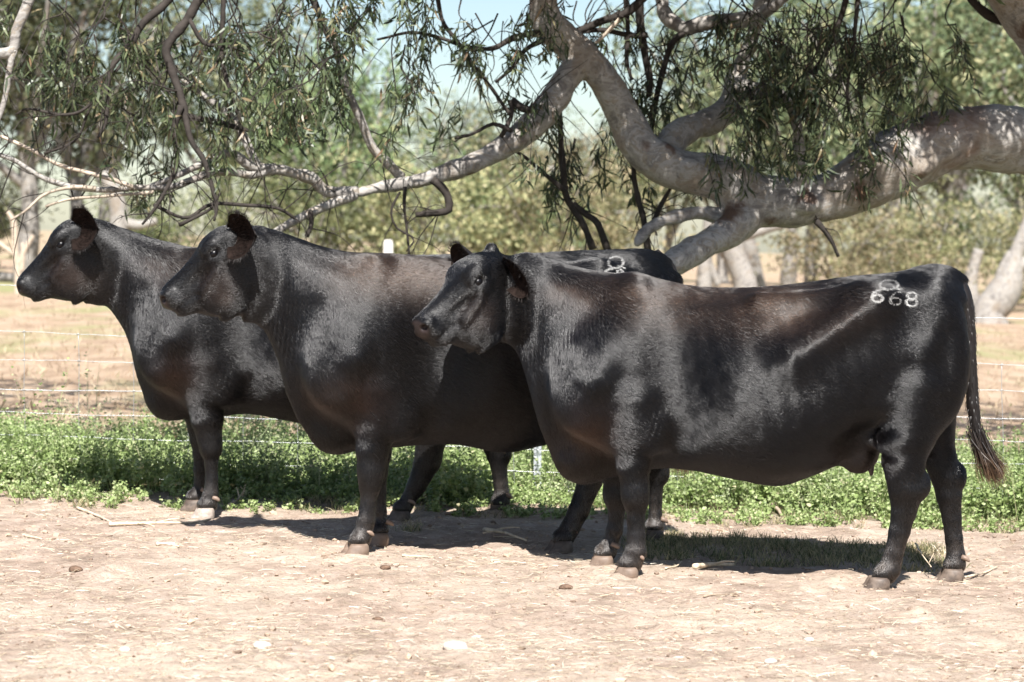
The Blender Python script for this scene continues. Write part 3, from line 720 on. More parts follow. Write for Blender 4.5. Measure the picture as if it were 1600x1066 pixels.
# ------------------------------------------------------------------ the three cows (outlines measured on the photograph)
def make_cows():
    # --- nearest cow, on the right
    c3 = Cow(985, 10.17, R(-3))
    P3 = dict(seed=3, hairs=560000, flank=(1345, 672),
        body=[(784, 404, 532, .066, .55, 2, 2), (806, 398, 548, .088, .58, 2, 1.9), (822, 396, 588, .108, .6, 2, 1.8), (840, 399, 652, .125, .62, 2, 1.7),
              (858, 404, 702, .128, .64, 2, 1.4), (880, 411, 738, .148, .64, 2.15, 1.3), (915, 421, 752, .184, .64, 2.3, 1.25), (955, 427, 746, .228, .60, 2.3, 1.3), (995, 427.5, 736, .276, .54, 2.2, 1.5),
              (1040, 439, 731, .305, .49, 2.1, 1.8), (1090, 448, 735, .335, .46, 2.2, 2.2), (1150, 450, 748, .362, .45, 2.2, 2.2),
              (1215, 447, 758, .375, .45, 2.25, 2.2), (1270, 441, 742, .365, .46, 2.3, 2.2), (1330, 433, 716, .335, .50, 2.4, 2.1),
              (1390, 427, 690, .300, .56, 2.5, 2.0), (1440, 420, 660, .255, .60, 2.4, 2.0), (1475, 424, 630, .195, .6, 2.2, 2.0), (1496, 441, 600, .130, .6, 2, 2), (1506, 470, 560, .060, .5, 2, 2)],
        thigh=((1445, 560), (.165, .115, .30)), stifle_n=(1400, 650), stifle_f=(1425, 650), shoulder=(945, 590), point=(905, 610), elbow=(1012, 655),
        hook=(1352, 466), pin=(1484, 468), fossa=(1275, 492), behind_shoulder=(1052, 560), hip_hollow=(1425, 492), neck_groove=((868, 520), (885, 640)),
        loin=(1180, 472), scapula=((985, 452), (935, 590)), thigh_groove=((1470, 520), (1452, 640)), brisket=((908, 712), (.105, .085, .11)), tailhead=(1474, 438), fold=((806, 480), (975, 480), 8),
        legs=[dict(t=-.17, e=[(935, 1045, 625), (946, 1031, 685), (958, 1021, 725), (967, 1017, 762), (971, 1016, 785), (977, 1010, 812), (978, 1011, 840), (972, 1013, 866), (967, 1006, 884)], hoof=M_HOOF_TAN, knee=(992, 772), kr=(.062, .056, .075)),
              dict(t=.17, e=[(925, 1020, 625), (932, 1000, 700), (938, 992, 750), (942, 985, 785), (948, 978, 812), (945, 976, 835), (938, 968, 858), (933, 964, 872)], hoof=M_HOOF_TAN, knee=(962, 770), kr=(.060, .056, .07)),
              dict(t=-.19, **{'in': .9}, e=[(1368, 1490, 610), (1371, 1465, 680), (1373, 1450, 718), (1383, 1450, 765), (1389, 1436, 800), (1386, 1425, 832), (1379, 1415, 866), (1369, 1410, 892), (1366, 1405, 900)], hoof=M_HOOF_DARK, knee=(1437, 757), kr=(.050, .045, .07), dx=-.03),
              dict(t=.17, **{'in': .8}, e=[(1405, 1497, 630), (1430, 1495, 700), (1450, 1505, 745), (1459, 1506, 775), (1469, 1505, 812), (1474, 1507, 845), (1476, 1511, 872), (1478, 1510, 887)], hoof=M_HOOF_DARK, knee=(1494, 745), kr=(.050, .045, .07))],
        udder=((1338, 704), (.085, .08, .088)), teats=[(1361, 735, -.085), (1338, 728, -.02)],
        head=dict(eye=(748, 440), pitch=R(39), yaw=R(33), s=1.02, t=-.03, poll=.62),
        ears=[dict(base=(-4, -6, .076), dir=(-.28, -.80, .55), open=(1, -.25, .35), len=.19, wid=.062), dict(base=(8, -2, -.088), dir=(.15, .06, -1), open=(1, -.1, .1), len=.18, wid=.078)],
        brown=[(1110, 470, .30, .10, .95), (960, 455, .22, .07, .7), (1240, 480, .22, .11, .75), (905, 690, .1, .1, .5)],
        tail=[(1470, 428, 0, .030), (1490, 440, .0, .042), (1505, 470, -.01, .041), (1513, 520, -.015, .032), (1517, 580, -.015, .027), (1521, 640, -.015, .026), (1527, 680, -.015, .020), (1534, 702, -.015, .018)],
        switch=[(1540, 712, -.02), (1548, 730, -.02), (1556, 750, -.02)],
        brand=[('Q', 1389, 446, 33, 15, 1.0), ('6', 1370, 462, 22, 19, .95), ('6', 1398, 466, 21, 20, .34), ('8', 1424, 467, 20, 22, .55)])
    n3, bvh3 = build_cow("black_cow", "nearest black cow on the right, head turned to camera, branded Q 668 on its rump", c3, P3, 0.0078)
    # --- middle cow
    c2 = Cow(580, 10.69, R(20))
    P2 = dict(seed=13, hairs=400000, flank=(893, 640),
        body=[(378, 358, 503, .066, .55, 2, 2), (400, 353, 507, .088, .58, 2, 1.9), (418, 357, 525, .105, .6, 2, 1.8), (434, 362, 562, .120, .62, 2, 1.7),
              (449, 367, 618, .132, .64, 2, 1.4), (468, 374, 660, .158, .64, 2.15, 1.3), (496, 384, 695, .196, .62, 2.3, 1.25), (530, 392, 705, .240, .58, 2.3, 1.3), (565, 396, 702, .275, .54, 2.2, 1.5),
              (610, 397, 698, .310, .48, 2.1, 2.1), (660, 401, 694, .340, .46, 2.2, 2.2), (715, 405, 694, .365, .45, 2.2, 2.2),
              (780, 403, 706, .375, .45, 2.25, 2.2), (830, 397, 698, .365, .46, 2.3, 2.2), (880, 394, 684, .335, .50, 2.4, 2.1),
              (935, 391, 665, .300, .56, 2.5, 2.0), (985, 392, 640, .255, .60, 2.4, 2.0), (1022, 402, 620, .195, .6, 2.2, 2.0), (1042, 421, 590, .130, .6, 2, 2), (1053, 450, 550, .060, .5, 2, 2)],
        thigh=((985, 540), (.165, .115, .30)), stifle_n=(940, 640), stifle_f=(985, 640), shoulder=(540, 560), point=(500, 580), elbow=(605, 640),
        hook=(905, 430), pin=(1035, 440), fossa=(830, 462), behind_shoulder=(645, 530), hip_hollow=(970, 460), neck_groove=((470, 480), (485, 600)),
        loin=(740, 430), scapula=((575, 420), (530, 555)), thigh_groove=((1008, 490), (990, 610)), brisket=((523, 668), (.105, .085, .11)), tailhead=(1018, 412), fold=((402, 440), (500, 440), 5),
        legs=[dict(t=-.17, e=[(540, 638, 610), (548, 624, 665), (553, 612, 700), (555, 605, 730), (558, 599, 757), (561, 590, 785), (556, 588, 815), (550, 584, 836), (547, 580, 846)], hoof=M_HOOF_TAN, knee=(579, 740), kr=(.060, .056, .075)),
              dict(t=.19, e=[(545, 630, 610), (560, 622, 665), (570, 614, 710), (575, 608, 740), (580, 605, 770), (584, 606, 800), (585, 607, 818), (584, 606, 830)], hoof=M_HOOF_TAN, rock=0.0),
              dict(t=-.17, e=[(905, 1010, 590), (900, 972, 665), (902, 950, 715), (897, 936, 760), (886, 922, 793), (874, 908, 818), (865, 899, 833)], hoof=M_HOOF_DARK, knee=(928, 745), kr=(.05, .045, .07)),
              dict(t=.17, e=[(960, 1045, 600), (985, 1045, 665), (1000, 1042, 715), (1008, 1039, 755), (1012, 1036, 790), (1012, 1036, 815), (1011, 1037, 834)], hoof=M_HOOF_DARK, knee=(1032, 738), kr=(.05, .045, .07))],
        head=dict(eye=(334, 396), pitch=R(42), yaw=R(-8), s=1.0),
        ears=[dict(base=(10, -4, .072), dir=(-.32, .0, .88), open=(.95, .05, .5), len=.20, wid=.096), dict(base=(-8, -2, -.070), dir=(-.1, .10, -1), open=(.95, .1, -.2), len=.16, wid=.050)],
        brown=[(640, 425, .30, .11, 1.0), (590, 420, .2, .08, .8), (720, 430, .25, .10, .8), (345, 470, .03, .04, .5), (505, 610, .1, .08, .35)],
        tail=[(1022, 398, 0, .030), (1045, 420, .0, .032), (1058, 460, 0, .028), (1062, 530, 0, .022), (1064, 600, 0, .018), (1065, 660, 0, .016)],
        switch=[(1066, 690, 0), (1067, 715, 0), (1068, 735, 0)],
        brand=[('Q', 962, 411, 27, 19, 1.0), ('6', 950, 428, 16, 17, .9), ('8', 968, 427, 14, 12, .8)])
    n2, bvh2 = build_cow("black_cow", "middle black cow looking left, tan near hoof and a white Q high on its rump", c2, P2, 0.0085)
    # --- farthest cow, on the left
    c1 = Cow(322, 11.85, R(8))
    P1 = dict(seed=23, hairs=300000, flank=(635, 612),
        body=[(131, 350, 474, .066, .55, 2, 2), (150, 344, 477, .088, .58, 2, 1.9), (168, 349, 481, .105, .6, 2, 1.8), (186, 355, 504, .120, .62, 2, 1.7),
              (201, 360, 536, .132, .64, 2, 1.4), (216, 365, 598, .158, .64, 2.15, 1.3), (240, 373, 644, .196, .62, 2.3, 1.25), (268, 380, 654, .236, .58, 2.3, 1.3), (300, 387, 653, .275, .54, 2.2, 1.5),
              (345, 391, 649, .310, .48, 2.1, 2.1), (390, 395, 646, .340, .46, 2.2, 2.2), (445, 398, 656, .365, .45, 2.2, 2.2),
              (505, 400, 668, .375, .45, 2.25, 2.2), (560, 401, 664, .365, .46, 2.3, 2.2), (615, 401, 650, .335, .50, 2.4, 2.1),
              (672, 398.5, 630, .300, .56, 2.5, 2.0), (722, 399, 610, .255, .60, 2.4, 2.0), (762, 410, 585, .195, .6, 2.2, 2.0), (782, 428, 560, .130, .6, 2, 2), (793, 455, 530, .060, .5, 2, 2)],
        thigh=((735, 520), (.165, .115, .30)), stifle_n=(690, 610), stifle_f=(730, 615), shoulder=(282, 525), point=(246, 545), elbow=(345, 590),
        hook=(645, 432), pin=(772, 440), fossa=(565, 450), behind_shoulder=(375, 500), hip_hollow=(705, 455), neck_groove=((222, 455), (232, 560)),
        loin=(470, 425), scapula=((312, 408), (272, 525)), thigh_groove=((755, 480), (740, 580)), brisket=((262, 618), (.105, .085, .11)), tailhead=(760, 414), fold=((150, 420), (262, 420), -9),
        legs=[dict(t=-.17, e=[(272, 366, 570), (283, 354, 617), (294, 353, 655), (304, 350, 685), (311, 348, 703), (317, 343, 725), (319, 343, 750), (314, 344, 776), (311, 341, 792)], hoof=M_HOOF_PALE, knee=(329, 698), kr=(.062, .056, .07)),
              dict(t=.19, e=[(270, 355, 570), (282, 345, 640), (293, 335, 680), (299, 330, 702), (300, 326, 727), (301, 325, 745), (298, 322, 762), (296, 320, 768)], hoof=M_HOOF_DARK),
              dict(t=-.17, e=[(645, 765, 570), (645, 730, 640), (646, 702, 690), (643, 690, 730), (634, 670, 765), (624, 652, 790), (617, 645, 803)], hoof=M_HOOF_DARK, knee=(676, 715), kr=(.05, .045, .07)),
              dict(t=.17, e=[(700, 795, 580), (725, 797, 640), (748, 796, 695), (764, 795, 735), (769, 796, 765), (769, 799, 783), (769, 798, 794)], hoof=M_HOOF_DARK, knee=(786, 708), kr=(.05, .045, .07))],
        head=dict(eye=(94.6, 382), pitch=R(45), yaw=R(2), s=1.0),
        ears=[dict(base=(12, -4, .072), dir=(-.45, .0, .88), open=(.95, .05, .5), len=.20, wid=.100), dict(base=(-8, -2, -.070), dir=(.05, .10, -1), open=(.95, .1, -.2), len=.16, wid=.048)],
        brown=[(330, 415, .22, .08, .9), (450, 420, .3, .08, .8), (130, 440, .07, .06, .6), (270, 595, .07, .06, .5)],
        tail=[(765, 402, 0, .030), (785, 422, .0, .032), (797, 460, 0, .028), (801, 520, 0, .022), (803, 590, 0, .018), (804, 630, 0, .016)],
        switch=[(804, 660, 0), (805, 680, 0), (806, 695, 0)], cheek=.4)
    n1, bvh1 = build_cow("black_cow", "farthest black cow at the left end, its near front hoof pale", c1, P1, 0.0088)
make_cows()
# ------------------------------------------------------------------ ground
_g = np.random.default_rng(909); HOOF = [(_g.uniform(-3, 3), _g.uniform(7.2, 12.3), math.cos(t), math.sin(t)) for t in _g.uniform(0, 6.28, 170)]
def relief(x, y):
    """small ups and downs of the bare earth"""
    P = np.stack([x, y, 0 * x], 1)
    near = sst(5.0, 7.0, y) * sst(13.6, 12.2, y)
    r = 0.010 * vnoise(P, 0.9, 41) + 0.006 * vnoise(P, 3.1, 42) + 0.0042 * vnoise(P, 8.5, 43) + 0.0022 * np.abs(vnoise(P, 19, 44))
    if near.max() > 0:                                     # old hoof prints
        m = near > 0; xm, ym = x[m], y[m]; dd = np.zeros(len(xm))
        for a, b, c, s_ in HOOF:
            k = (np.abs(xm - a) < .2) & (np.abs(ym - b) < .2)
            u = ((xm[k] - a) * c - (ym[k] - b) * s_) / .062; w = ((xm[k] - a) * s_ + (ym[k] - b) * c) / .048; q = u * u + w * w
            dd[k] += -.013 * np.exp(-q * 1.3) * (1 - .55 * np.exp(-(w / .22) ** 2)) + .007 * np.exp(-((np.sqrt(q) - 1.55) / .42) ** 2)
        r = r * 1.25; r[m] += dd
    far = sst(16, 30, np.abs(y))
    return near * r + far * 0.05 * vnoise(P, 0.05, 45)
def gz(x, y):
    x = np.asarray(x, float); y = np.asarray(y, float)
    return TILT * x + relief(x.ravel(), y.ravel()).reshape(x.shape)
def ground_material():
    k = NT("paddock_ground"); w = k.world()
    sx = k.n('ShaderNodeSeparateXYZ'); k.l(w, sx.inputs[0]); Y = sx.outputs[1]
    n1 = k.noise(w, 1.3, 5, 0.6); n2 = k.noise(w, 7, 5, 0.65); n3 = k.noise(w, 45, 4, 0.7); n4 = k.noise(w, 160, 3, 0.7)
    dirt = k.ramp(n2, [(0.28, (0.185, 0.14, 0.105)), (0.5, (0.335, 0.255, 0.20)), (0.72, (0.445, 0.36, 0.30))])
    dirt = k.mix(k.ramp(n1, [(0.42, 0.0), (0.62, 0.55)]), dirt, (0.465, 0.385, 0.305))
    dirt = k.mix(k.ramp(n3, [(0.30, 0.75), (0.46, 0.0)]), dirt, (0.17, 0.11, 0.08))
    dirt = k.mix(k.ramp(n4, [(0.58, 0.0), (0.75, 0.6)]), dirt, (0.56, 0.47, 0.37))
    soil = k.ramp(n2, [(0.3, (0.06, 0.05, 0.028)), (0.7, (0.12, 0.11, 0.05))])
    fn = k.noise(k.map(w, (0.5, 0.12, 1)), 1.0, 5, 0.6); fn2 = k.noise(k.map(w, (3, 0.8, 1)), 1.0, 4, 0.65)
    field = k.ramp(fn2, [(0.3, (0.24, 0.165, 0.11)), (0.55, (0.385, 0.285, 0.20)), (0.75, (0.46, 0.37, 0.275))])
    field = k.mix(k.ramp(fn, [(0.50, 0.0), (0.64, 0.75)]), field, (0.24, 0.27, 0.11))
    field = k.mix(k.ramp(n1, [(0.30, 0.5), (0.42, 0.0)]), field, (0.25, 0.15, 0.09))
    yn = k.math('ADD', Y, k.math('MULTIPLY', k.math('SUBTRACT', n1, 0.5), 0.9))
    a = k.n('ShaderNodeMapRange', interpolation_type='SMOOTHSTEP'); k.l(yn, a.inputs[0]); a.inputs[1].default_value = 12.35; a.inputs[2].default_value = 12.75
    b = k.n('ShaderNodeMapRange', interpolation_type='SMOOTHSTEP'); k.l(yn, b.inputs[0]); b.inputs[1].default_value = 15.0; b.inputs[2].default_value = 15.7
    k.col(k.mix(b.outputs[0], k.mix(a.outputs[0], dirt, soil), field))
    k.set(Roughness=0.95); k.b.inputs['Specular IOR Level'].default_value = 0.15
    h = k.math('ADD', k.math('MULTIPLY', n3, 0.7), k.math('ADD', k.math('MULTIPLY', n4, 0.35), k.math('MULTIPLY', n2, 0.6)))
    k.bump(h, 0.9, 0.02)
    return k.m
def axis(parts):
    a = [np.linspace(u, v, n, endpoint=False) for u, v, n in parts]
    return np.concatenate(a + [[parts[-1][1]]])
gx_ = axis([(-700, -60, 16), (-60, -8, 26), (-8, -3.1, 50), (-3.1, 3.1, 420), (3.1, 8, 50), (8, 60, 26), (60, 700, 16)])
gy_ = axis([(-120, 2, 20), (2, 6.8, 40), (6.8, 12.9, 360), (12.9, 20, 60), (20, 90, 60), (90, 1500, 30)])
XX, YY = np.meshgrid(gx_, gy_, indexing='ij')
ZZ = gz(XX, YY)
nX, nY = XX.shape
i, j = np.meshgrid(np.arange(nX - 1), np.arange(nY - 1), indexing='ij'); i, j = i.ravel(), j.ravel()
ground = mobj("ground", np.stack([XX, YY, ZZ], -1).reshape(-1, 3), np.stack([i * nY + j, (i + 1) * nY + j, (i + 1) * nY + j + 1, i * nY + j + 1], 1), ground_material())
tag(ground, "pale trampled earth running back into a dry straw paddock", kind="structure")

# ------------------------------------------------------------------ leaves and blades
def leaf_mat(name, stops, trans=0.3, rough=0.5, objrand=False, spec=0.35):
    k = NT(name)
    r = k.n('ShaderNodeNewGeometry').outputs['Random Per Island']
    c = k.ramp(r, stops)
    if objrand:
        o = k.n('ShaderNodeObjectInfo').outputs['Random']
        hs = k.n('ShaderNodeHueSaturation'); k.l(c, hs.inputs['Color'])
        k.l(k.math('ADD', k.math('MULTIPLY', o, 0.06), 0.47), hs.inputs['Hue']); k.l(k.math('ADD', k.math('MULTIPLY', o, 0.5), 0.75), hs.inputs['Value'])
        c = hs.outputs[0]
    k.col(c); k.set(Roughness=rough); k.b.inputs['Specular IOR Level'].default_value = spec
    if trans:
        t = k.n('ShaderNodeBsdfTranslucent'); k.l(c, t.inputs[0]); m = k.n('ShaderNodeMixShader'); m.inputs[0].default_value = trans
        k.l(k.b.outputs[0], m.inputs[1]); k.l(t.outputs[0], m.inputs[2]); k.l(m.outputs[0], k.out.inputs[0])
    return k.m
def unit(v): return v / (np.linalg.norm(v, axis=-1, keepdims=True) + 1e-12)
def leaves(P, Dr, L, W, g, curl=0.15):
    """n lance-shaped leaves: base points, directions, lengths, widths -> V, [quads, tris]"""
    n = len(P); Dr = unit(Dr); S = unit(np.cross(Dr, g.normal(size=(n, 3)))); Nn = np.cross(S, Dr)
    L = np.broadcast_to(L, (n,))[:, None]; W = np.broadcast_to(W, (n,))[:, None]
    c = curl * L * g.uniform(-1, 1, (n, 1))
    b = P; m1 = P + Dr * L * .35 + Nn * c; m2 = P + Dr * L * .70 + Nn * c * .6; t = P + Dr * L - Nn * c * .8
    V = np.stack([b, m1 - S * W * .5, m1 + S * W * .5, m2 - S * W * .38, m2 + S * W * .38, t], 1).reshape(-1, 3)
    o = np.arange(n)[:, None] * 6
    return V, [o + np.array([[1, 2, 4, 3]]), np.vstack([o + np.array([[0, 2, 1]]), o + np.array([[3, 4, 5]])])]
def blades(P, Dr, L, W, g, sag=0.25):
    n = len(P); Dr = unit(Dr); S = unit(np.cross(Dr, g.normal(size=(n, 3))))
    L = np.broadcast_to(L, (n,))[:, None]; W = np.broadcast_to(W, (n,))[:, None]
    dn = np.array((0, 0, -1.0)) * L * sag * g.uniform(.2, 1, (n, 1)); ln = unit(g.normal(size=(n, 3)) * (1, 1, 0)) * L * .15
    m = P + Dr * L * .55 + ln * .3; t = P + Dr * L + dn + ln
    V = np.stack([P - S * W * .5, P + S * W * .5, m - S * W * .38, m + S * W * .38, t], 1).reshape(-1, 3)
    o = np.arange(n)[:, None] * 5
    return V, [o + np.array([[0, 1, 3, 2]]), o + np.array([[2, 3, 4]])]

g = np.random.default_rng(101)
# ---- litter of straw on the bare earth
M_STRAW = leaf_mat("straw", [(0.0, (0.18, 0.13, 0.09)), (0.3, (0.42, 0.35, 0.24)), (0.75, (0.60, 0.53, 0.41)), (1.0, (0.70, 0.65, 0.55))], 0.12, 0.7)
n = 66000
x = g.uniform(-3.3, 3.3, n); y = 7.0 + 5.7 * g.uniform(0, 1, n) ** 1.25
w_ = 0.34 + 0.45 * sst(9.4, 7.6, y) + 0.30 * sst(-0.5, 2.4, x) * sst(9.9, 8.6, y) + 0.35 * vnoise(np.stack([x, y, 0 * x], 1), .7, 51)
keep = g.uniform(size=n) < w_; x, y = x[keep], y[keep]; n = len(x)
P_ = np.stack([x, y, gz(x, y) + g.uniform(.001, .013, n)], 1); an = g.uniform(0, 2 * PI, n)
D_ = np.stack([np.cos(an), np.sin(an) * .8, g.normal(0, .12, n)], 1)
V, F = blades(P_, D_, g.gamma(2.0, .014, n) + .008, g.uniform(.0010, .0025, n), g, 0.08)
o = mobj("straw_litter", V, F, M_STRAW, smooth=False); tag(o, "loose straw and dry stalks strewn over the pale earth", "straw", kind="stuff")
# ---- crumbs of earth
ico = np.array([(0, 0, 1), (.89, 0, .45), (.28, .85, .45), (-.72, .53, .45), (-.72, -.53, .45), (.28, -.85, .45), (.72, .53, -.45), (-.28, .85, -.45), (-.89, 0, -.45), (-.28, -.85, -.45), (.72, -.53, -.45), (0, 0, -1)])
icf = np.array([(0, 1, 2), (0, 2, 3), (0, 3, 4), (0, 4, 5), (0, 5, 1), (1, 6, 2), (2, 7, 3), (3, 8, 4), (4, 9, 5), (5, 10, 1), (6, 7, 2), (7, 8, 3), (8, 9, 4), (9, 10, 5), (10, 6, 1), (11, 7, 6), (11, 8, 7), (11, 9, 8), (11, 10, 9), (11, 6, 10)])
n = 4200
x = g.uniform(-3.3, 3.3, n); y = 7.0 + 5.6 * g.uniform(0, 1, n); r = np.minimum(.003 + g.gamma(1.2, .0026, n), .016)
V = (ico[None] * (1 + .28 * g.normal(size=(n, 12, 1)))) * (r[:, None, None] * np.array((1.2, 1.0, .75))) 
an = g.uniform(0, 6.28, n); cs, sn = np.cos(an)[:, None], np.sin(an)[:, None]
V = np.stack([V[..., 0] * cs - V[..., 1] * sn, V[..., 0] * sn + V[..., 1] * cs, V[..., 2]], -1) + np.stack([x, y, gz(x, y) + r * .2], 1)[:, None]
M_CLOD = leaf_mat("earth_crumb", [(0, (0.17, 0.12, 0.09)), (.45, (0.31, 0.235, 0.18)), (.85, (0.40, 0.30, 0.22)), (1, (0.44, 0.34, 0.27))], 0, 0.95, spec=.1)
o = mobj("earth_crumbs", V.reshape(-1, 3), (np.arange(n)[:, None, None] * 12 + icf[None]).reshape(-1, 3), M_CLOD, smooth=False)
tag(o, "small crumbs of dry earth over the trampled ground", "earth", kind="stuff")

# ---- single stones, sticks and bark lying on the earth
M_STONE = simple_mat("pale_stone", (0.50, 0.44, 0.38), 0.85, 0.2, (40, 0.5, 0.01), 0.2, 20)
M_STICK = simple_mat("grey_stick", (0.36, 0.28, 0.21), 0.85, 0.2, (60, 0.6, 0.006), 0.4, 30)
M_STICKP = simple_mat("pale_stick", (0.55, 0.45, 0.33), 0.8, 0.2, (60, 0.6, 0.006), 0.35, 30)
M_DUNG = simple_mat("dark_clod", (0.13, 0.085, 0.06), 0.95, 0.1, (50, 0.8, 0.01), 0.4, 40)
def on_ground(px, py):
    r_ = ray(px, py); t = (0 - CAM_H) / (r_[2] - TILT * r_[0])
    return r_[0] * t, r_[1] * t
def stone(px, py, size, mat, name, label, cat, squash=.6):
    x, y = on_ground(px, py); gg = np.random.default_rng(int(px))
    u = np.linspace(0, PI, 11); w = np.linspace(0, 2 * PI, 17)[:-1]; uu, ww = np.meshgrid(u, w, indexing='ij')
    S = np.stack([np.sin(uu) * np.cos(ww), np.sin(uu) * np.sin(ww), np.cos(uu)], -1).reshape(-1, 3)
    S = S * (1 + .16 * vnoise(S, .6, int(px)) + .08 * vnoise(S, 1.7, int(px) + 1))[:, None] * np.array((size * 1.25, size, size * squash))
    i, j = np.meshgrid(np.arange(10), np.arange(16), indexing='ij'); i, j = i.ravel(), j.ravel()
    F = np.stack([i * 16 + j, (i + 1) * 16 + j, (i + 1) * 16 + (j + 1) % 16, i * 16 + (j + 1) % 16], 1)
    o = mobj(name, S, F, mat); o.location = (x, y, float(gz(x, y)) + size * squash * .45); return tag(o, label, cat)
for px, py, s_, lb in ((712, 1010, .034, "largest pale rounded stone on the earth at bottom centre"), (410, 1017, .024, "flat whitish stone at bottom left of centre"), (268, 852, .016, "small pale stone on the earth below the farthest cow"),
                       (1205, 1028, .018, "small white stone near the bottom edge, right of centre"), (1265, 1000, .015, "tiny pale pebble below the nearest cow's belly shade"), (745, 990, .014, "pale pebble just above and right of the largest stone"), (195, 1020, .016, "pale pebble alone at bottom left")):
    stone(px, py, s_, M_STONE, "stone", lb, "stone")
for px, py, s_, lb in ((884, 923, .022, "dark round clod of dung in front of the nearest cow's front hooves"), (602, 895, .019, "dark clod below the middle cow's front hoof"), (118, 893, .024, "dark broken clod on the earth at lower left"), (590, 968, .016, "small dark clod at bottom centre left")):
    stone(px, py, s_, M_DUNG, "clod", lb, "clod", .55)
def stick(pts, r0, mat, label, lift=.006, name="stick", twigs=()):
    P = np.array([(*on_ground(a, b), 0.0) for a, b in pts]); P[:, 2] = gz(P[:, 0], P[:, 1]) + lift
    pth = smooth_curve(P, 14); pth = pth + 0.004 * np.stack([vnoise(pth, 4, 1), vnoise(pth, 4, 2), 0.3 * np.abs(vnoise(pth, 4, 3))], 1)
    mb = MB(); mb.add(*tube(pth, r0 * np.linspace(1.0, .45, 14) * (1 + .15 * vnoise(pth, 9, 4)), 7))
    for f_, dx, dy, dz in twigs:
        b = pth[int(f_ * 13)]; mb.add(*tube(smooth_curve(np.array([b, b + np.array((dx, dy, dz)) * .5 + (0, .01, 0.005), b + np.array((dx, dy, dz))]), 8), np.linspace(r0 * .55, r0 * .25, 8), 5))
    return tag(mb.build(name, mat), label, "stick")
stick([(170, 823), (235, 822), (300, 819), (330, 815)], .009, M_STICKP, "long pale stick lying before the farthest cow's pale hoof", .012, twigs=((.4, .12, .10, .01), (.25, .1, -.12, 0)))
stick([(120, 795), (150, 806), (180, 822)], .008, M_STICKP, "short pale stick slanting to the long stick at left", .01)
stick([(358, 794), (376, 786), (396, 776)], .010, M_STICKP, "splintered pale bark stub in the shade behind the farthest cow's hoof", .02, twigs=((.5, -.02, .02, .06), (.6, .02, .01, .07), (.45, .04, .0, .05), (.7, -.03, .02, .05)))
stick([(756, 833), (790, 842), (822, 850)], .010, M_STICKP, "pale forked stick at the shadow edge between middle and nearest cow", .015, twigs=((.3, .12, -.04, .02), (.5, -.10, -.1, .01)))
stick([(245, 853), (262, 852), (280, 854)], .008, M_STICKP, "short flat pale chip of wood below the long stick", .008)
stick([(628, 868), (650, 869), (676, 874)], .005, M_STICKP, "thin pale stalk to the right of the middle cow's hoof", .006)
stick([(1085, 893), (1115, 886), (1146, 884)], .013, M_STICKP, "knobbly pale root at the edge of the nearest cow's shade", .014, twigs=((.6, .08, -.06, .02),))
stick([(1040, 896), (1058, 888), (1066, 880)], .0045, M_STICKP, "thin pale stalk beside the knobbly root in the shade", .01)
stick([(1100, 941), (1120, 938), (1140, 936)], .005, M_STICK, "thin dark twig on the earth in front of the nearest cow", .007)
stick([(1500, 905), (1540, 893), (1560, 888)], .006, M_STICKP, "pale twig behind the nearest cow's far hind hoof", .012)
stick([(1430, 866), (1442, 885), (1455, 903)], .0045, M_STICKP, "upright dry stalk between the nearest cow's hind hooves", .05, twigs=((.9, .05, .0, .08), (.8, -.05, .0, .06)))
stick([(1198, 782), (1212, 798), (1220, 806)], .016, M_STICK, "thick brown root at the edge of the weeds under the belly", .02)
stick([(1505, 800), (1530, 792), (1560, 812)], .020, M_STICK, "weathered grey log stub by the weeds behind the hind hooves", .02)
stick([(0, 765), (20, 768), (32, 770)], .012, M_STICK, "grey stick lying at the left edge by the weeds", .012)
stick([(40, 845), (56, 850), (66, 853)], .007, M_STICKP, "small pale stick on the earth near the left edge", .008)

# ------------------------------------------------------------------ weeds along the fence
M_WEED = leaf_mat("weed_leaf", [(0, (0.11, 0.16, 0.05)), (.35, (0.23, 0.31, 0.105)), (.7, (0.35, 0.43, 0.18)), (.95, (0.41, 0.46, 0.25)), (1, (0.48, 0.44, 0.27))], 0.30, 0.5)
def weed_patch(name, label, n, ylo, yhi, hlo, hhi, xs, seed, lpp=64, lsize=(.016, .034), edge=None):
    g = np.random.default_rng(seed)
    x = g.uniform(*xs, n); y = g.uniform(ylo, yhi, n)
    if edge is not None:
        k = y > edge(x) ; x, y = x[k], y[k]; n = len(x)
    hgt = g.uniform(hlo, hhi, n) * (0.80 + 0.75 * np.clip(vnoise(np.stack([x, y, 0 * x], 1), .8, seed), -.65, .9)) * (1 + .5 * (g.uniform(size=n) < .12))
    bz = gz(x, y)
    ns = 5; st = np.repeat(np.arange(n), ns); m = len(st)              # stems
    az = g.uniform(0, 6.28, m); lean = g.uniform(.05, .55, m)
    top = np.stack([np.cos(az) * lean, np.sin(az) * lean, np.ones(m)], 1) * (hgt[st] * g.uniform(.55, 1.0, m))[:, None]
    base = np.stack([x[st] + g.normal(0, .015, m), y[st] + g.normal(0, .015, m), bz[st]], 1)
    per = lpp // ns; li = np.repeat(np.arange(m), per); q = len(li)
    u = g.uniform(.18, 1.0, q) ** .8
    p = base[li] + top[li] * u[:, None] + g.normal(0, .010, (q, 3))
    a2 = g.uniform(0, 6.28, q); d = np.stack([np.cos(a2), np.sin(a2), g.normal(.15, .45, q)], 1)
    ls = g.uniform(*lsize, q) * (1.35 - .75 * u)
    V1, F1 = leaves(p, d, ls * 1.5, ls * 1.0, g, .2)
    V2, F2 = blades(base, top, np.linalg.norm(top, axis=1), .0045, g, 0.02)
    mb = MB(); mb.add(V1, F1); mb.add(V2, F2)
    return tag(mb.build(name, M_WEED, smooth=False), label, "weeds", kind="stuff")
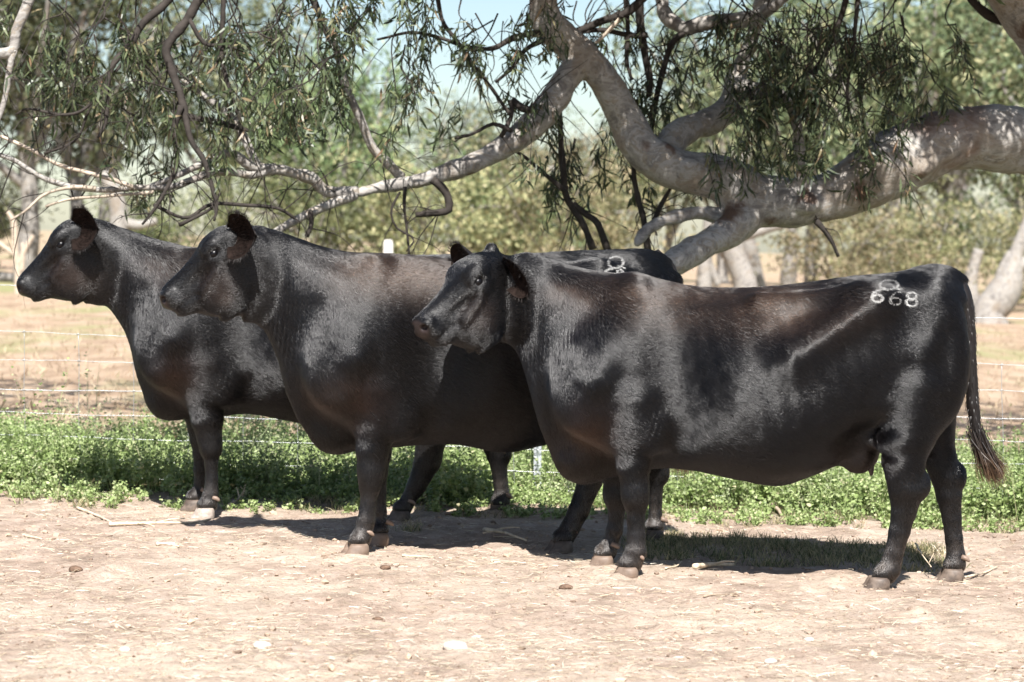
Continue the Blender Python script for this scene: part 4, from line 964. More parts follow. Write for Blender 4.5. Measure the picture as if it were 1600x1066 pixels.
fr = lambda x: 12.52 + .16 * np.sin(x * 1.9) + .10 * np.sin(x * 5.3 + 1)
weed_patch("weeds", "dense bright green weeds growing along and behind the wire fence", 3200, 12.4, 15.2, .14, .32, (-3.9, 3.9), 61, 90, (.010, .023), edge=fr)
weed_patch("low_weeds", "low scattered green weeds at the edge of the bare earth", 420, 12.0, 12.75, .03, .11, (-3.2, 3.2), 62, 36, (.010, .02))
M_WEED_ALL = M_WEED
M_WEED = leaf_mat("pale_weed_leaf", [(0, (0.16, 0.20, 0.09)), (.5, (0.30, 0.36, 0.18)), (.9, (0.42, 0.46, 0.28)), (1, (0.55, 0.50, 0.34))], 0.3, .55)
weed_patch("pale_weeds", "taller pale grey-green weeds scattered through the green strip", 520, 12.6, 15.0, .18, .42, (-3.9, 3.9), 63, 60, (.008, .018), edge=fr)
# ---- grass in the shade of the cows, odd tufts on the earth
M_GRASS = leaf_mat("short_grass", [(0, (0.06, 0.085, 0.03)), (.3, (0.12, 0.14, 0.06)), (.55, (0.30, 0.26, 0.15)), (1, (0.45, 0.38, 0.22))], 0.25, 0.6)
def grass(name, label, cen, seed, per=34, h=(.03, .10), mat=M_GRASS):
    g = np.random.default_rng(seed); c = np.repeat(cen, per, 0); n = len(c)
    x = c[:, 0] + g.normal(0, .028, n); y = c[:, 1] + g.normal(0, .028, n)
    d = np.stack([g.normal(0, .5, n), g.normal(0, .5, n), np.ones(n)], 1)
    V, F = blades(np.stack([x, y, gz(x, y)], 1), d, g.uniform(*h, n), g.uniform(.002, .0042, n), g, .35)
    return tag(mobj(name, V, F, mat, smooth=False), label, "grass", kind="stuff")
cx = g.uniform(.55, 2.0, 360); cy = 11.35 - .75 * g.uniform(0, 1, 360) ** 1.3 - .05 * (cx - .6)
cc = np.vstack([np.stack([cx, cy], 1), np.stack([g.uniform(-1.3, 2.6, 110), g.uniform(12.0, 12.6, 110)], 1)])
grass("shade_grass", "short sparse grass under and behind the cows", cc, 71, 22, (.02, .075))
tufts = [(128, 792, "green grass tuft on the earth in front of the weeds at left", .10), (640, 830, "greyish green tuft beside the middle cow's front hooves", .10), (30, 777, "low green tuft at the left edge beside the weeds", .06), (1470, 868, "dry pale tuft between the nearest cow's hind legs", .09)]
for t_, (px, py, lb, h_) in enumerate(tufts):
    x, y = on_ground(px, py); gg = np.random.default_rng(80 + t_); n = 70
    d = np.stack([gg.normal(0, .45, n), gg.normal(0, .45, n), np.ones(n)], 1)
    b = np.stack([gg.normal(0, .03, n), gg.normal(0, .025, n), np.zeros(n)], 1)
    V, F = blades(b, d, gg.uniform(h_ * .4, h_, n), gg.uniform(.002, .0045, n), gg, .4)
    o = mobj("grass_tuft", V, F, M_STRAW if t_ == 3 else M_GRASS, smooth=False); o.location = (x, y, float(gz(x, y))); tag(o, lb, "grass tuft")
# ---- dry grass of the paddock behind the fence
n = 14000
y = 15.4 + 34 * g.uniform(0, 1, n) ** 1.6; x = g.uniform(-1, 1, n) * (y * .26 + 1.0)
d = np.stack([g.normal(0, .7, n), g.normal(0, .7, n), np.ones(n)], 1)
V, F = blades(np.stack([x, y, gz(x, y)], 1), d, g.uniform(.04, .16, n), g.uniform(.006, .016, n), g, .5)
M_DRY = leaf_mat("dry_paddock_grass", [(0, (0.22, 0.15, 0.09)), (.5, (0.39, 0.30, 0.20)), (.9, (0.48, 0.40, 0.28)), (1, (0.21, 0.24, 0.11))], .2, .7)
tag(mobj("dry_grass", V, F, M_DRY, smooth=False), "dry straw-coloured grass of the paddock beyond the fence", "grass", kind="stuff")

# ------------------------------------------------------------------ wire fence
M_WIRE = simple_mat("galvanised_wire", (0.40, 0.41, 0.42), 0.38, 0.5, var=.15, vscale=8); M_WIRE.node_tree.nodes['Principled BSDF'].inputs['Metallic'].default_value = .55
M_POST = simple_mat("galvanised_post", (0.55, 0.58, 0.60), 0.45, 0.5, (60, .3, .004), .2, 12); M_POST.node_tree.nodes['Principled BSDF'].inputs['Metallic'].default_value = .4
FY = 13.1
fence = empty("wire_fence", (0, FY, 0)); tag(fence, "galvanised wire mesh fence running behind the cows among the weeds", "fence")
heights = [0.03, 0.13, 0.255, 0.38, 0.505, 0.66, 0.81, 1.065]
fx = np.linspace(-4.6, 4.6, 120)
def wire_z(h, x, s): return TILT * x + h + .006 * np.sin(x * 1.7 + s) + .003 * np.sin(x * 6.1 + 2 * s) + .0015 * np.sin(x * 21 + s * 3)
for q, h_ in enumerate(heights):
    p = np.stack([fx, .004 * np.sin(fx * 4 + q), wire_z(h_, fx, q)], 1)
    mobj("line_wire", *tube(p, .0020 if q in (4, 7) else .0014, 6), M_WIRE, fence)
# stay wires 0.3 m apart, knotted to each line wire
sx0 = at(38, 650, FY)[0]
for q in range(-7, 27):
    x_ = sx0 + q * .297
    if abs(x_) > 4.5: continue
    z_ = np.array([wire_z(h_, x_, i) for i, h_ in enumerate(heights[:7])])
    p = np.stack([x_ + .004 * np.sin(z_ * 9 + q) + .012 * (z_[-1] - z_), np.full(7, -.004), z_], 1)
    mb = MB(); mb.add(*tube(smooth_curve(p, 22), .0016, 5))
    for c_ in p:
        mb.add(*tube(np.array([c_ + (-.009, -.002, -.004), c_ + (0, -.004, .003), c_ + (.009, -.002, -.002)]), [.0022, .004, .0022], 6))
    mb.build("stay_wire", M_WIRE, fence)
for px in (840, 1745, -60):                                             # steel posts: a ribbed strip with holes' studs
    x_ = at(px, 740, FY)[0]; mb = MB(); zb, zt = TILT * x_ - .1, TILT * x_ + 1.14
    sec = np.array([(-.021, .004), (-.006, -.004), (0, -.026), (.006, -.004), (.021, .004), (.006, .010), (0, .012), (-.006, .010)])
    V = np.vstack([np.column_stack([sec[:, 0] + x_, sec[:, 1] + .022, np.full(8, z)]) for z in (zb, zt)]); k8 = np.arange(8)
    mb.add(V, [np.stack([k8, (k8 + 1) % 8, 8 + (k8 + 1) % 8, 8 + k8], 1), np.array([[8, 9, 15], [9, 11, 13], [9, 13, 15], [9, 10, 11], [11, 12, 13], [13, 14, 15]])])
    po = mb.build("steel_post", M_POST, fence, smooth=False)
    for h_ in heights[1:]:
        c_ = np.array((x_, .0, TILT * x_ + h_)); mobj("wire_clip", *tube(np.array([c_ + (-.024, .01, .004), c_ + (-.012, -.010, .006), c_ + (.012, -.010, .006), c_ + (.024, .01, .004)]), .0022, 5), M_WIRE, po)
# ------------------------------------------------------------------ the big gum tree: trunk out of the frame on the right, limbs low behind the cows
def bark_material(name="gum_bark", dark=1.0, stains=()):
    k = NT(name); p = k.pos()
    n1 = k.noise(p, 2.6, 5, 0.6, 0.6); n2 = k.noise(k.map(p, (9, 9, 9)), 1.0, 5, 0.62, 0.8); n3 = k.noise(k.map(p, (26, 26, 26)), 1.0, 4, 0.65); n4 = k.noise(p, 1.1, 3, 0.5, 0.4)
    st = k.noise(k.map(p, (14, 40, 60)), 1.0, 4, 0.6)
    def D3(r_, g_, b_): return (r_ * dark, g_ * dark, b_ * dark)
    c = k.ramp(n2, [(0.25, D3(.20, .185, .17)), (0.45, D3(.34, .315, .29)), (0.62, D3(.47, .445, .41)), (0.8, D3(.58, .55, .51))])
    fl = k.ramp(k.noise(k.map(p, (5, 9, 9)), 1.0, 6, 0.68, 1.2), [(0.0, D3(.22, .20, .185)), (0.40, D3(.36, .33, .30)), (0.47, D3(.52, .49, .45)), (0.55, D3(.40, .34, .27)), (0.61, D3(.30, .28, .26)), (0.66, D3(.60, .57, .53))], 'CONSTANT')
    c = k.mix(0.78, c, fl)
    c = k.mix(k.ramp(n1, [(0.56, 0.0), (0.63, 0.6)]), c, D3(.33, .26, .19))
    c = k.mix(k.ramp(n4, [(0.62, 0.0), (0.70, 0.7)]), c, D3(.20, .10, .06))
    c = k.mix(k.ramp(n3, [(0.30, 0.7), (0.42, 0.0)]), c, (0.09, 0.08, 0.07))
    for (sx_, sy_, sz_), rad_ in stains:                              # rusty sap stains at the forks
        vm = k.n('ShaderNodeVectorMath', operation='DISTANCE'); k.l(p, vm.inputs[0]); vm.inputs[1].default_value = (sx_, sy_, sz_)
        dd = k.math('ADD', k.math('DIVIDE', vm.outputs['Value'], rad_), k.math('MULTIPLY', n2, 1.1))
        c = k.mix(k.ramp(dd, [(0.75, .85), (1.0, 0.0)]), c, (0.085, 0.045, 0.028))
    k.col(c); k.set(Roughness=0.75); k.b.inputs['Specular IOR Level'].default_value = 0.25
    h = k.math('ADD', k.math('MULTIPLY', n3, 0.7), k.math('ADD', k.math('MULTIPLY', n2, 0.8), k.math('MULTIPLY', st, 0.3)))
    k.bump(h, 0.6, 0.015); return k.m
_to = at(1790, 800, 14.9); _to[2] = ground_z(_to[0], 14.9)
M_BARK = bark_material('gum_bark', 0.64, [(tuple(at(a, b, d) - _to), r_) for a, b, d, r_ in ((1262, 310, 13.93, .20), (1345, 300, 13.95, .16), (1140, 335, 13.95, .22), (1045, 228, 14.0, .13), (1430, 268, 14.0, .16), (1250, 270, 13.95, .12), (815, 215, 13.8, .12), (735, 268, 13.75, .10), (1010, 232, 14.0, .10), (1600, 60, 14.2, .3), (1200, 350, 13.95, .14))]); M_TWIG = simple_mat("dark_twig_bark", (0.036, 0.030, 0.026), 0.85, 0.2, (60, .6, .006), .35, 18); M_DEAD = simple_mat("pale_dead_wood", (0.40, 0.33, 0.26), 0.85, 0.2, (60, .6, .006), .3, 18)
def trace(pts):
    """(px, py, radius in px, D) -> centres and radii in metres"""
    P = np.array([at(a, b, d) for a, b, r, d in pts]); return P, np.array([r * d / FPX for a, b, r, d in pts])
tr0 = at(1790, 800, 14.9); tree_o = np.array((tr0[0], 14.9, ground_z(tr0[0], 14.9)))
tree = empty("gum_tree", tuple(tree_o)); tag(tree, "old gum tree whose pale thick limbs reach in low from the right behind the cows", "tree")
LIMBS = [
    [(1810, 905, 170, 14.9), (1800, 800, 132, 14.9), (1785, 500, 116, 14.8), (1755, 260, 110, 14.7), (1700, 110, 72, 14.5), (1622, 25, 50, 14.4), (1560, -70, 46, 14.3), (1470, -200, 40, 14.2), (1330, -320, 32, 14.0)],
    [(1755, 300, 80, 14.7), (1690, 235, 60, 14.5), (1569, 217, 51, 14.3), (1475, 221, 44, 14.2), (1419, 243, 47, 14.15), (1370, 266, 48, 14.1), (1333, 291, 42, 14.1), (1288, 311, 36, 14.1), (1243, 320, 35, 14.1), (1200, 318, 38, 14.1), (1167, 318, 40, 14.1)],
    [(1175, 312, 38, 14.1), (1137, 284, 34, 14.1), (1100, 272, 32, 14.1), (1060, 266, 30, 14.1), (1028, 254, 30, 14.1), (1003, 228, 28, 14.1), (984, 190, 25, 14.1), (958, 148, 22, 14.05), (925, 105, 22, 14.0), (890, 73, 23, 14.0), (858, 42, 22, 13.95), (848, 10, 20, 13.9), (850, -40, 19, 13.8), (820, -130, 17, 13.7), (740, -220, 15, 13.6), (600, -290, 12, 13.4), (430, -330, 10, 13.2)],
    [(905, 92, 20, 14.0), (885, 122, 19, 13.95), (858, 165, 19, 13.9), (824, 206, 19.5, 13.85), (772, 238, 17, 13.8), (725, 262, 15, 13.75), (670, 279, 11.5, 13.7), (606, 291, 9.5, 13.65), (556, 304, 8, 13.6)],
    [(1167, 330, 34, 14.1), (1146, 358, 25, 14.0), (1120, 373, 22, 13.95), (1079, 396, 20, 13.85), (1040, 420, 17, 13.75), (1000, 450, 14, 13.65), (960, 480, 11, 13.55)],
    [(1040, 242, 22, 14.15), (1058, 215, 21, 14.25), (1079, 200, 20, 14.3), (1117, 185, 20, 14.4), (1143, 163, 17, 14.45), (1151, 124, 14, 14.5), (1160, 95, 12, 14.5), (1182, 40, 11, 14.5), (1205, -40, 10, 14.5)],
    [(1252, 300, 13, 14.05), (1250, 278, 9.5, 14.0), (1248, 225, 8.5, 14.0), (1240, 172, 8.5, 14.05), (1216, 146, 9, 14.15), (1180, 140, 10, 14.3), (1152, 132, 11, 14.45)],
    [(1130, 345, 14, 14.1), (1098, 334, 9.5, 14.05), (1053, 342, 8, 14.0), (1015, 361, 6.5, 13.95), (998, 382, 5, 13.9)],
]
pr = [trace(l) for l in LIMBS]
allP = np.vstack([p - tree_o for p, r in pr])
lo = allP.min(0) - (.35, .45, 0); hi = allP.max(0) + (.45, .5, .35); lo[2] = -.25
ft = Field(lo, hi, 0.0165)
for p, r in pr:
    n = max(12, int(np.linalg.norm(np.diff(p, axis=0), axis=1).sum() / .055)); c = smooth_curve(p - tree_o, n); rr = smooth_curve(r[:, None], n)[:, 0]
    rr = np.maximum(rr, .022) * (1 + .06 * vnoise(c, 1.6, 7) + .035 * vnoise(c, 4.5, 8)); c = c + .012 * np.stack([vnoise(c, 1.4, 1), vnoise(c, 1.4, 2), vnoise(c, 1.4, 3)], 1)
    for q in range(n - 1): ft.cone(c[q], c[q + 1], rr[q], rr[q + 1], 0.025)
for px, py, d, s_ in ((1262, 318, 13.93, .05), (1385, 250, 13.95, .06), (1160, 345, 13.98, .055), (1440, 262, 13.98, .05), (1080, 262, 14.0, .03), (1035, 235, 14.02, .04), (800, 222, 13.78, .035)):
    ft.ell(at(px, py, d) - tree_o, (s_ * 1.2, s_ * .9, s_), .06)                 # burls and old branch collars
V, Q = ft.surface(); V = relax(V, Q, 2); N = vnormals(V, Q)
V = V + N * (.013 * vnoise(V, 1.9, 31) + .0045 * vnoise(V, 6.5, 32) - .006 * np.clip(vnoise(V * np.array((2.2, 1, 1)), 3.4, 33) - .55, 0, 1))[:, None]
mobj("trunk", V, Q, M_BARK, tree)
def branch(pts, mat, D, r_end=.6, wob=.010, name="branch", parent=tree, org=tree_o):
    d = D if isinstance(D, (tuple, list)) else (D, D); m = len(pts)
    P = np.array([at(a, b, d[0] + (d[1] - d[0]) * i / (m - 1)) for i, (a, b, r) in enumerate(pts)]) - org; rad = np.array([r * d[0] / FPX for *_, r in pts])
    n = max(10, int(np.linalg.norm(np.diff(P, axis=0), axis=1).sum() / .035)); c = smooth_curve(P, n)
    c = c + wob * np.stack([vnoise(c, 2.2, 11), vnoise(c, 2.2, 12), vnoise(c, 2.2, 13)], 1) * np.minimum(1, np.arange(n) / 4)[:, None]
    rr = np.maximum(smooth_curve(rad[:, None], n)[:, 0], .0016) * (1 + .14 * vnoise(c, 7, 14))
    mobj(name, *tube(c, rr, 10 if rad.max() > .014 else 6), mat, parent); TWIGS.append((c + org, rr)); return c + org
TWIGS = []
B_ = lambda *a, **k: branch(*a, **k)
B_([(556, 304, 8), (505, 325, 7), (450, 352, 6), (400, 385, 5), (370, 410, 4)], M_BARK, (13.6, 13.3))
B_([(560, 300, 9), (513, 299, 9.5), (490, 279, 10), (460, 270, 9), (430, 264, 8), (394, 274, 6), (357, 270, 5.5), (319, 274, 5.5), (270, 289, 5), (210, 293, 4.5), (150, 295, 4.5), (75, 280, 4), (22, 248, 3.5), (-30, 236, 3)], M_BARK, (13.6, 13.0))
B_([(420, 265, 7), (390, 259, 7), (360, 240, 7), (330, 251, 6), (285, 270, 5), (230, 292, 4)], M_BARK, (13.4, 13.2))
B_([(430, 262, 7), (405, 259, 7), (383, 221, 6.5), (360, 184, 6), (330, 158, 5), (300, 135, 4), (268, 120, 3)], M_BARK, (13.4, 13.7))
B_([(150, 295, 4), (110, 290, 3), (70, 305, 2.5), (40, 330, 2), (15, 345, 1.5)], M_DEAD, 13.05)
B_([(210, 293, 3.5), (140, 268, 3.5), (90, 255, 3), (50, 232, 3), (0, 212, 2.5)], M_DEAD, 13.1)
B_([(240, 300, 3), (180, 305, 2.5), (120, 310, 2.5), (72, 324, 2)], M_DEAD, 13.15)
B_([(-20, 86, 9), (0, 83, 9), (22, 78, 9), (27, 49, 8.5), (41, 19, 8.5), (52, -20, 8)], M_BARK, 12.9)
B_([(22, 78, 6), (14, 110, 5), (5, 150, 4.5), (-8, 200, 4)], M_BARK, 12.9)
B_([(300, -60, 8), (263, 0, 7), (225, 34, 6), (203, 68, 5.5), (180, 98, 5), (169, 143, 4.5), (165, 188, 3.5), (150, 215, 2)], M_TWIG, (13.1, 12.9))
B_([(340, -60, 8), (311, 0, 7.5), (296, 30, 7.5), (263, 71, 7), (266, 101, 7), (278, 143, 6), (289, 180, 5.5), (300, 221, 4.5), (323, 259, 4), (338, 315, 3), (333, 345, 2)], M_TWIG, (13.0, 12.8))
B_([(283, 165, 5), (272, 205, 4), (277, 255, 3.5), (259, 300, 3), (240, 330, 2.5), (222, 352, 1.8)], M_TWIG, 12.85)
B_([(296, 30, 4), (320, 66, 3.5), (350, 72, 3), (382, 82, 2.5)], M_TWIG, 12.95)
B_([(349, -40, 4.5), (349, 26, 4), (348, 90, 3.8), (360, 150, 3.5), (372, 188, 3), (374, 215, 2)], M_TWIG, 12.9)
B_([(289, 180, 4), (330, 190, 5), (365, 198, 4), (400, 205, 2.5)], M_TWIG, 13.2)
B_([(240, 320, 3), (290, 340, 2.5), (330, 318, 3), (380, 320, 3), (430, 325, 3), (460, 342, 2.5)], M_TWIG, (12.9, 13.2))
B_([(280, 352, 3.5), (310, 338, 3), (330, 325, 2.5), (345, 300, 2)], M_TWIG, 12.9)
B_([(165, 140, 3), (130, 170, 3), (90, 178, 2.5), (40, 172, 2), (20, 180, 1.5)], M_TWIG, 12.95)
B_([(190, 100, 2.5), (140, 170, 2.5), (120, 215, 2), (70, 240, 1.8)], M_TWIG, 13.0)
B_([(520, 60, 5), (531, 98, 6), (543, 139, 7), (561, 184, 7), (580, 229, 7), (605, 255, 7.5), (628, 278, 8)], M_BARK, (13.4, 13.7))
B_([(470, -60, 6), (490, 0, 5.5), (505, 40, 5), (525, 80, 5)], M_TWIG, 13.4)
B_([(675, 280, 7), (690, 292, 6.5), (698, 305, 6.5), (700, 326, 6), (684, 331, 6), (648, 338, 4)], M_TWIG, 13.6)
B_([(633, 292, 3), (632, 330, 2.4), (634, 360, 2), (640, 400, 1.6)], M_TWIG, 13.6)
B_([(625, 300, 2), (612, 330, 1.8), (620, 360, 1.6), (645, 375, 1.6), (634, 395, 1.2)], M_TWIG, 13.55)
B_([(485, 330, 4), (486, 352, 4), (478, 372, 3.5)], M_TWIG, 13.45)
B_([(680, -20, 4), (693, 34, 3.5), (719, 68, 3), (749, 113, 3), (775, 150, 3), (798, 184, 2.5)], M_TWIG, 13.6)
B_([(830, 172, 6), (815, 170, 6), (798, 158, 5), (799, 180, 4), (780, 215, 4)], M_TWIG, 13.7)
B_([(800, 205, 4), (770, 195, 3), (740, 208, 2.5), (712, 215, 2)], M_TWIG, 13.6)
B_([(845, 50, 5), (800, 60, 4.5), (770, 75, 4), (730, 72, 3.5), (690, 60, 3), (640, 50, 2.5), (590, 62, 2)], M_TWIG, (13.8, 13.5))
B_([(850, 62, 5), (820, 80, 4), (800, 110, 3), (775, 130, 2.5)], M_TWIG, 13.8)
B_([(885, 55, 6), (930, 35, 6), (980, 20, 6.5), (1010, -10, 7)], M_TWIG, 14.2)
B_([(873, 130, 3), (875, 190, 4.5), (877, 240, 5), (884, 300, 5.5), (898, 330, 5.5), (910, 352, 5.5), (926, 392, 6)], M_TWIG, 14.3)
B_([(895, 318, 5), (918, 338, 5.5), (934, 352, 5.5), (950, 394, 6)], M_TWIG, 14.3)
B_([(884, 300, 4), (850, 270, 3.5), (825, 250, 3), (800, 235, 2.5)], M_TWIG, 14.2)
B_([(1000, 200, 3), (992, 260, 4), (998, 311, 4.5), (1006, 345, 5), (1010, 392, 6)], M_TWIG, 14.2)
B_([(1010, 372, 4.5), (1030, 330, 4), (1045, 300, 3), (1055, 285, 2)], M_TWIG, 14.2)
B_([(1030, -40, 11), (1034, 0, 11), (1040, 24, 11.5), (1057, 37, 12), (1071, 44, 12), (1098, 37, 12), (1135, 31, 12), (1169, 26, 11), (1210, 10, 9), (1260, -40, 8)], M_BARK, (14.6, 14.4))
B_([(1071, 49, 5), (1052, 66, 5), (1040, 94, 5), (1026, 150, 4.5), (1019, 188, 4), (1016, 210, 3)], M_TWIG, 14.5)
B_([(1000, -30, 7), (1000, 30, 6.5), (1008, 75, 6), (1015, 120, 5), (1012, 150, 4)], M_TWIG, 14.4)
B_([(975, -20, 4), (982, 40, 4), (980, 90, 3.5), (988, 125, 2.5)], M_TWIG, 14.3)
B_([(1012, 55, 5), (980, 55, 4.5), (940, 45, 4), (900, 48, 3.5)], M_TWIG, 14.3)
B_([(968, 30, 3.5), (950, 50, 3.5), (930, 68, 3)], M_DEAD, 14.1)
B_([(1275, 345, 5), (1290, 362, 4), (1303, 380, 3.5), (1312, 402, 2.5)], M_TWIG, 14.0)
B_([(1600, 40, 9), (1560, 30, 8), (1530, 12, 7), (1500, -20, 6)], M_TWIG, 14.5)
B_([(1255, 140, 4), (1285, 90, 4), (1310, 40, 4.5), (1330, -30, 5)], M_TWIG, 14.0)
B_([(1340, -40, 4), (1335, 60, 3), (1325, 150, 2.5), (1338, 215, 2)], M_TWIG, 13.8)
B_([(1175, 150, 5), (1190, 180, 4), (1180, 210, 3)], M_TWIG, 14.2)

# ---- bare side twigs off the branches
tg = np.random.default_rng(321); sm = MB()
for c_, r_ in list(TWIGS):
    ln_ = np.linalg.norm(np.diff(c_, axis=0), axis=1).sum()
    for q in range(int(ln_ / .10)):
        i_ = tg.integers(1, len(c_) - 1); t_ = unit((c_[i_ + 1] - c_[i_ - 1])[None])[0]; d_ = unit((tg.normal(size=3) * (1, .6, 1) + t_ * .7 + np.array((0, 0, -.25)))[None])[0]
        L_ = tg.gamma(2.2, .11) + .06; e_ = c_[i_] + d_ * L_; m_ = c_[i_] + d_ * L_ * .5 + tg.normal(size=3) * L_ * .14
        pt = smooth_curve(np.array([c_[i_], m_, e_ + np.array((0, 0, -.25 * L_))]), 9); r0_ = min(.0042, r_[i_] * .5)
        sm.add(*tube(pt - tree_o, np.linspace(r0_, .0009, 9), 4, cap=False))
        for w in range(tg.integers(0, 4)):
            s_ = pt[tg.integers(3, 8)]; d2 = unit((d_ + tg.normal(size=3) * .7)[None])[0]; l2 = L_ * tg.uniform(.2, .55)
            sm.add(*tube(smooth_curve(np.array([s_, s_ + d2 * l2 * .5 + tg.normal(size=3) * .01, s_ + d2 * l2 + np.array((0, 0, -.12 * l2))]), 6) - tree_o, np.linspace(r0_ * .55, .0007, 6), 3, cap=False))
st_ = sm.build("side_twigs", M_TWIG, tree, smooth=False); st_["kind"] = "stuff"
# ---- hanging foliage: sprays of long leaves on fine twigs
LEAF_STOPS = [(0, (0.026, 0.038, 0.018)), (.35, (0.048, 0.066, 0.030)), (.7, (0.085, 0.108, 0.050)), (.88, (0.15, 0.17, 0.085)), (.95, (0.24, 0.20, 0.11)), (1, (0.20, 0.12, 0.07))]
M_LEAF = leaf_mat("gum_leaf", LEAF_STOPS, 0.28, 0.42, spec=.5)
gl = np.random.default_rng(500)
def sprays(P0, n_leaf, ln, lw, drop, g, org=tree_o):
    """P0: hanging points; returns leaf and twig geometry"""
    mb = MB(); n = len(P0)
    az = g.uniform(0, 6.28, n); out = g.uniform(.05, .55, n)
    T = np.stack([np.cos(az) * out, np.sin(az) * out, -np.ones(n)], 1); L = g.uniform(.5, 1.15, n) * drop
    sw = np.stack([g.normal(0, .10, n), g.normal(0, .10, n), np.zeros(n)], 1)
    u = np.sort(g.uniform(.05, 1.0, (n, n_leaf)), 1)
    pos = P0[:, None] + T[:, None] * (L[:, None] * u)[..., None] + sw[:, None] * (u ** 2)[..., None] * L[:, None, None] * 2 + g.normal(0, .018, (n, n_leaf, 3))
    d = np.stack([g.normal(0, .55, (n, n_leaf)), g.normal(0, .55, (n, n_leaf)), -np.abs(g.normal(.85, .45, (n, n_leaf)))], -1)
    V, F = leaves((pos - org).reshape(-1, 3), d.reshape(-1, 3), (g.uniform(.6, 1.25, n * n_leaf) * ln), g.uniform(.7, 1.3, n * n_leaf) * lw, g, .16)
    mb.add(V, F)
    tw = MB()
    for i in range(n):
        uu = np.linspace(0, 1, 5)[:, None]; pp = P0[i] + T[i] * L[i] * uu + sw[i] * uu ** 2 * L[i] * 2 - org
        tw.add(*tube(pp, np.linspace(.0035, .0012, 5), 3, cap=False))
    return mb, tw
regions = [  # px, py, spread x, spread y, D lo, D hi, sprays
    (60, 30, 80, 45, 12.7, 13.5, 60), (180, 25, 70, 40, 12.8, 13.6, 60), (100, 110, 90, 60, 12.8, 13.7, 75), (225, 110, 60, 60, 12.8, 13.6, 85), (235, 215, 50, 55, 12.9, 13.5, 55), (330, 40, 55, 45, 12.8, 13.6, 55),
    (395, 60, 60, 60, 12.8, 13.5, 52), (470, 60, 55, 60, 12.8, 13.5, 66), (430, 130, 45, 40, 12.8, 13.4, 36), (490, 130, 40, 45, 12.8, 13.4, 44), (580, 25, 50, 38, 13.0, 13.6, 44), (595, 85, 35, 35, 13.2, 13.6, 26),
    (700, 15, 60, 35, 13.3, 13.8, 28), (760, 70, 70, 50, 13.3, 13.9, 34), (800, 10, 50, 30, 13.5, 14.0, 22), (830, 110, 30, 40, 13.7, 14.1, 10), (950, 20, 60, 35, 14.2, 14.6, 34), (1000, 110, 50, 50, 14.3, 14.7, 26), (890, 220, 50, 70, 14.3, 14.7, 40), (960, 260, 40, 50, 14.4, 14.7, 26), (1050, 130, 35, 45, 14.4, 14.7, 20),
    (1105, 20, 50, 25, 14.2, 14.6, 30), (1180, 50, 55, 45, 13.6, 14.3, 66), (1250, 80, 65, 60, 13.5, 14.2, 90), (1320, 80, 55, 55, 13.5, 14.1, 64), (1200, 140, 45, 45, 13.6, 14.0, 40), (1280, 170, 55, 35, 13.6, 14.0, 46), (1340, 190, 35, 40, 13.6, 14.0, 24), (1385, 50, 40, 45, 13.7, 14.2, 32), (1440, 15, 40, 25, 13.8, 14.2, 26), (1165, 195, 12, 18, 13.7, 13.8, 5),
]
hp_ = []; stems = MB()
for px, py, sx_, sy_, d0, d1, nn in regions:
    for q in range(max(2, int(nn / (10.5 if px < 420 else 8.0 if px < 900 else 6.8)))):                               # drooping stems, each with a handful of leafy ends
        D0 = gl.uniform(d0, d1); a = at(px + gl.normal() * sx_ * .8, py - sy_ * .5 + gl.normal() * sy_ * .6, D0)
        ln = gl.uniform(.22, .60); az = gl.uniform(0, 6.28); o_ = gl.uniform(.2, 1.0)
        e = a + np.array((math.cos(az) * o_, .6 * math.sin(az) * o_, -gl.uniform(.5, 1.0))) * ln
        pth = smooth_curve(np.array([a + (gl.normal() * .1, gl.normal() * .1, .12), a, (a + e) / 2 + gl.normal(size=3) * .06, e]), 14)
        stems.add(*tube(pth - tree_o, np.linspace(.0052, .0018, 14), 4, cap=False))
        for w in range(gl.integers(3, 7)): hp_.append(pth[gl.integers(5, 14)] + gl.normal(size=3) * .03)
mb, tw = sprays(np.array(hp_), 15, .100, .0125, .17, gl)
so_ = stems.build("hanging_stems", M_TWIG, tree, smooth=False); so_["kind"] = "stuff"
fo = mb.build("foliage", M_LEAF, tree, smooth=False); fo["kind"] = "stuff"
to_ = tw.build("fine_twigs", M_TWIG, tree, smooth=False); to_["kind"] = "stuff"
# crown above the frame: it throws the dappled shade on limbs and paddock
cp = []
for q in range(150):
    c = np.array((gl.uniform(-5.5, 6.5), gl.uniform(12.6, 17.0), gl.uniform(3.5, 7.2))); rr = gl.uniform(.25, .6)
    for w in range(14): cp.append(c + gl.normal(size=3) * rr * (.6, .6, .4))
for q in range(38):                                                     # lower skirt just over the limbs, in clumps with gaps
    xx = gl.uniform(-.8, 5.2); yy = gl.uniform(12.5, 13.8); zz = max(3.35, at(800, 0, yy)[2] + .62) + gl.gamma(1.4, .35)
    for w in range(30): cp.append(np.array((xx, yy, zz)) + gl.normal(size=3) * (.24, .20, .10))
for px, d_, z_, rr_ in ((1480, 14.2, 2.1, .18), (1610, 14.35, 2.25, .16), (1322, 14.1, 1.95, .17), (1130, 14.1, 1.95, .20), (1045, 14.1, 2.05, .16), (1085, 13.85, 1.38, .22), (1140, 13.9, 1.5, .2), (1030, 13.75, 1.3, .2), (1560, 14.3, 3.0, .3), (1110, 14.4, 2.3, .2)):  # unseen leaf clumps, added to lay broad shade on chosen stretches of limb
    de = (3.55 - z_) / 1.15; xx = (px - 800) / FPX * d_ + .05 * de
    for w in range(62): cp.append(np.array((xx, d_ - de, 3.75)) + gl.normal(size=3) * (rr_, rr_ * .8, rr_ * .6))
for q in range(160): cp.append(np.array((gl.uniform(-4.5, -.6), gl.uniform(12.6, 13.9), 3.3 + gl.gamma(1.4, .4))))
cp = np.array(cp); mb, tw = sprays(cp, 15, .13, .022, .38, gl)
